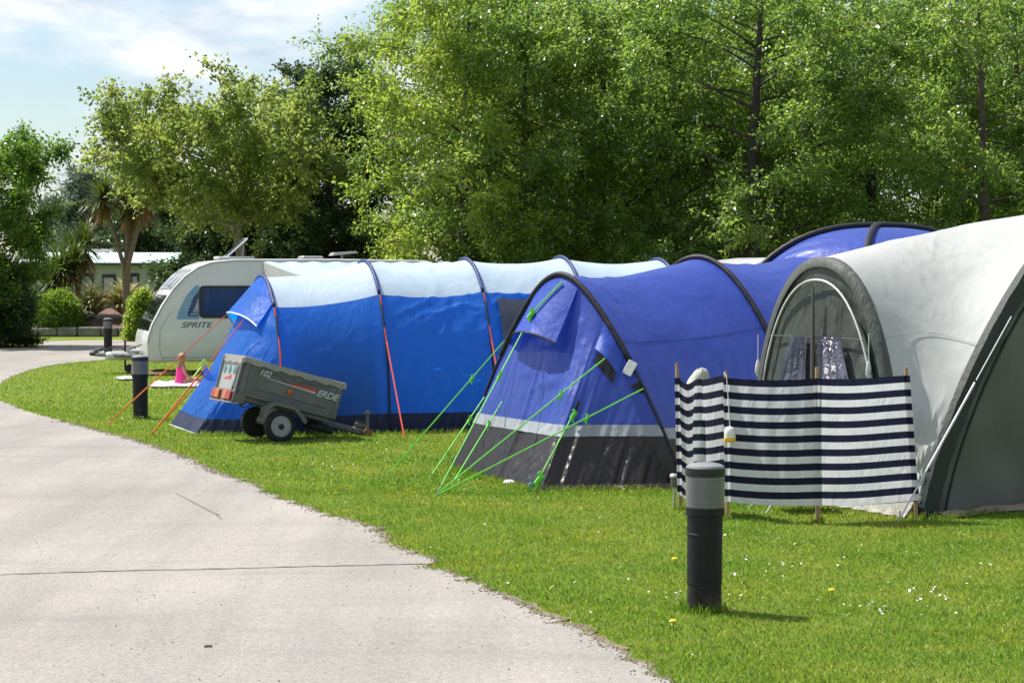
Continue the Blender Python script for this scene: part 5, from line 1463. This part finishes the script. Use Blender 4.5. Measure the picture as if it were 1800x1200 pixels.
for (t, px, Y, rz, s, lb) in [
    (tD, 1530, 53, 4.1, 1.0, 'leafy tree directly behind the crossed poles of the violet tent dome'),
    (tB, 905, 51, 2.6, .98, 'slim trunked green tree just right of the pale yellow green tree'),
    (tA, 1190, 54, 3.3, 1.02, 'green tree left of the thick dark trunk, behind the second violet hoop'),
    (tB, 1792, 52.5, 5.0, 1.03, 'tree with thin straight trunk at the right edge of the photo'),
    (tA, 1420, 58, 5.2, 1.08, 'back row tree seen between the dark trunk and the dome'),
    (tD, 1640, 59, .9, 1.08, 'back row tree behind the left part of the grey roof'),
    (tD, 980, 60, 5.4, 1.1, 'back row tree filling the gap behind the blue tent middle'),
    (tA, 800, 61, 1.9, 1.1, 'back row tree behind the pale yellow green tree'),
    (tB, 1270, 61, 4.4, 1.1, 'back row tree behind the thick dark trunk'),
    (tA, 1830, 60, 2.8, 1.1, 'back row tree in the far right corner'),
    (tD, 1110, 63, 3.0, 1.12, 'deep shadowed tree furthest back in the tall row')]:
    c = copy_tree(t); place(c, px, Y, rz, lb, group=GR, s=s)

# sycamore with spreading crown
tS = make_tree('sycamore_tree', 33, 8.4, .20, 3.2, 3.2, 42, 4000, 14, .105, MT['leaf_syc'], MT['bark_pale'], pf_spread, (-1.0, 0), .5, .75, (.3, .65), .66, .15, 2, 5, off=(-.8, 0))
place(tS, 445, 56, 0, 'pale olive sycamore with forked grey trunk behind the caravan')
# dark evergreen behind
tE = make_tree('evergreen_tree', 32, 9.2, .22, 2.0, .6, 46, 3600, 13, .13, MT['leaf_ever'], MT['bark_dark'], pf_dome, (0, 0), .3, .5, (.3, .7))
place(tE, 580, 60, 0, 'dark evergreen tree right of the sycamore', s=.90)
c = copy_tree(tE); place(c, 545, 66, 2.2, 'second dark evergreen just behind the sycamore crown', s=.84)
# shrubs under them
tH = make_tree('evergreen_shrub', 33, 4.3, .08, 1.7, .2, 40, 2400, 13, .13, MT['leaf_ever'], MT['bark_dark'], pf_bush, (0, 0), .35, .5, (.3, .6), .9, .2, 3)
place(tH, 392, 62, 0, 'dark shrub under the left half of the sycamore crown', 'shrub', 'evergreen shrubs behind the caravan')
for px, Y, rz, s, lb in [(440, 63, 1, 1.05, 'dark shrub directly behind the sycamore trunk'), (505, 61, 2, 1.0, 'dark shrub right of the sycamore trunk'), (590, 58, 3, .85, 'dark low shrub under the evergreen tree'), (650, 58, 4, .8, 'dark shrub below the pale yellow green tree'), (285, 97, 5, 1.5, 'dark shrub rising behind the mint roofed home')]:
    c = copy_tree(tH); place(c, px, Y, rz, lb, 'shrub', 'evergreen shrubs behind the caravan', s)
# left side trees
tL = make_tree('broadleaf_tree', 41, 7.0, .16, 2.4, .5, 44, 3600, 13, .13, MT['leaf_left'], MT['bark'], pf_dome, (0, 0), .35, .55, (.3, .7))
place(tL, -18, 63, 0, 'bright green broadleaf tree at the left edge of the photo', s=.92)
c = copy_tree(tH); place(c, 12, 62.5, 1.5, 'dark dense shrub at the road edge below the left tree', 'shrub', None, .55); c.location.z = -.35
c = copy_tree(tH); place(c, -45, 63, 2.5, 'dark shrub cut by the left edge of the photo', 'shrub', None, .62); c.location.z = -.35
# distant trees
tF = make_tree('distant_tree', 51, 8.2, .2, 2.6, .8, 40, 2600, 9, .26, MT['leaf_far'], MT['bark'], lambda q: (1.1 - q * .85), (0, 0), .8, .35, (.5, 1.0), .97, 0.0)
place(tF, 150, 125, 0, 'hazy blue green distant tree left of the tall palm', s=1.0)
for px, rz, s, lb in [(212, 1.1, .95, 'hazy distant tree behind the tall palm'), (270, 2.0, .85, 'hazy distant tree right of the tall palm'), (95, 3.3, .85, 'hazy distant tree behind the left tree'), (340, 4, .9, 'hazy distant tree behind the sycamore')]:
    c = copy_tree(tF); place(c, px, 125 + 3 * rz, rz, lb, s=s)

# sword-leaved plants
def swords(name, centre, n, L, w, rg, elev=(-.5, 1.4), curve=.5, lv=None):
    vs = []; at = []
    for i in range(n):
        az = rg.random() * 2 * PI; e = elev[0] + (elev[1] - elev[0]) * rg.random(); l = L * (.7 + .5 * rg.random())
        h = np.array([math.cos(az), math.sin(az), 0]); sd = np.array([-math.sin(az), math.cos(az), 0]); p = np.array(centre, float); prev = None
        tv = float(np.clip((lv if lv is not None else .35) + rg.normal(0, .2), 0, 1))
        for k in range(5):
            f = k / 4; ang = e - curve * f * f * 2; ww = w * (1 - f) ** .6 * (.6 + .8 * min(1, f * 3)) + .002
            row = (p - sd * ww, p + sd * ww)
            if prev is not None: vs += [prev[0], prev[1], row[1], row[0]]; at.append(tv)
            prev = row; p = p + (h * math.cos(ang) + np.array([0, 0, math.sin(ang)])) * l / 4
    return np.array(vs), np.array(at)
def cordyline(px, Y, heads, label, trunk_r=.13, dead=55, live=170):
    rg = np.random.default_rng(int(px)); X = (px - 900) / FPX * Y; r = empty('cabbage_palm', (X, Y, 0)); tag(r, label, 'palm')
    b = MB(); vs = []; at = []
    for dx, dy, z, L in heads:
        b.tube([(0, 0, -.1), (dx * .01, 0, z * .32), (dx * .10, dy * .2, z * .52), (dx * .62, dy * .7, z * .8), (dx, dy, z)], [trunk_r, trunk_r * .8, trunk_r * .55, trunk_r * .42, trunk_r * .4], 9)
        v, a = swords('c', (dx, dy, z), live, L, .032, rg, (-.4, 1.45), .55, .3); vs.append(v); at.append(a)
        v, a = swords('c', (dx, dy, z - .1), dead, L * .8, .028, rg, (-1.4, -.5), .2, .85); vs.append(v); at.append(a)
    b.build('trunk', MT['bark_palm'], r, world=False, smooth=True, angle=180)
    link_mesh('crown', np_mesh('crown', np.concatenate(vs), 4, np.concatenate(at)), MT['leaf_cord'], r)
Yc = 74.0
cordyline(222, Yc, [(-.75, 0, 4.6, 1.1), (.0, .3, 5.0, 1.15), (.72, -.2, 4.6, 1.1), (.15, .5, 4.3, 1.0)], 'tall cabbage palm with several thin stems in front of the mint roof', .15)
cordyline(138, 77, [(.25, 0, 3.0, 1.15), (-.35, .2, 2.75, 1.0)], 'short cabbage palm with browning leaves left of the tall one', .13, 90, 200)
cordyline(112, 75.5, [(-.1, 0, 1.95, 1.35), (.35, .2, 2.3, 1.1), (-.5, .2, 1.7, 1.1)], 'low bushy green palm rising behind the round clipped bush', .13, 30, 210)
def flax(px, Y, z, n, L, label, mat, lv=.5):
    rg = np.random.default_rng(int(px * 3)); X = (px - 900) / FPX * Y; r = empty('flax_plant', (X, Y, z)); tag(r, label, 'plant', 'variegated flax plants on the bank')
    v, a = swords('f', (0, 0, 0), n, L, .05, rg, (.55, 1.5), .85, lv)
    v += 0; link_mesh('leaves', np_mesh('leaves', v, 4, a), mat, r)
flax(165, 75, .65, 230, 1.3, 'cream striped flax plant just right of the round bush', MT['leaf_flax'])
flax(218, 75, .65, 240, 1.4, 'cream striped flax plant at the foot of the tall palm', MT['leaf_flax'])
flax(252, 76, .65, 120, 1.3, 'dark bronze flax plant nearest the caravan nose', MT['leaf_cord'], .6)
flax(157, 73.8, .5, 46, .42, 'small silvery tuft on the bark mulch under the flax', MT['leaf_far'], .9)
flax(119, 73.6, .45, 46, .36, 'small silvery tuft on the bark mulch near the round bush', MT['leaf_far'], .9)
def bush(px, Y, z, rx, rz_, n, label, mat, name='clipped_bush'):
    rg = np.random.default_rng(int(px * 7)); X = (px - 900) / FPX * Y; r = empty(name, (X, Y, z)); tag(r, label, 'bush')
    d = norm(rg.normal(size=(n, 3))); d[:, 2] = np.abs(d[:, 2]); rad = (.72 + .28 * rg.random(n) ** .5) * (1 + .08 * np.sin(d[:, 0] * 7) * np.cos(d[:, 1] * 6))
    o = d * rad[:, None] * np.array([rx, rx, rz_])
    me = leaves_mesh('foliage', o, d, .12 + .1 * rg.random(n), 9, .085, rg, .1, .5); link_mesh('foliage', me, mat, r)
    b = MB()
    for k in range(6):
        a = k * 1.05; b.tube([(0, 0, -.1), (rx * .3 * math.cos(a), rx * .3 * math.sin(a), rz_ * .4), (rx * .6 * math.cos(a), rx * .6 * math.sin(a), rz_ * .7)], [.04, .03, .012], 6)
    b.build('stem', MT['bark'], r, world=False)
bush(103, 73.7, .35, .78, 1.10, 1700, 'round clipped green bush on the bank left of the flax', MT['leaf_hedge'])
bush(250, 68, .0, .45, 1.5, 1300, 'bright green rounded bush against the caravan nose', MT['leaf_yellow'])
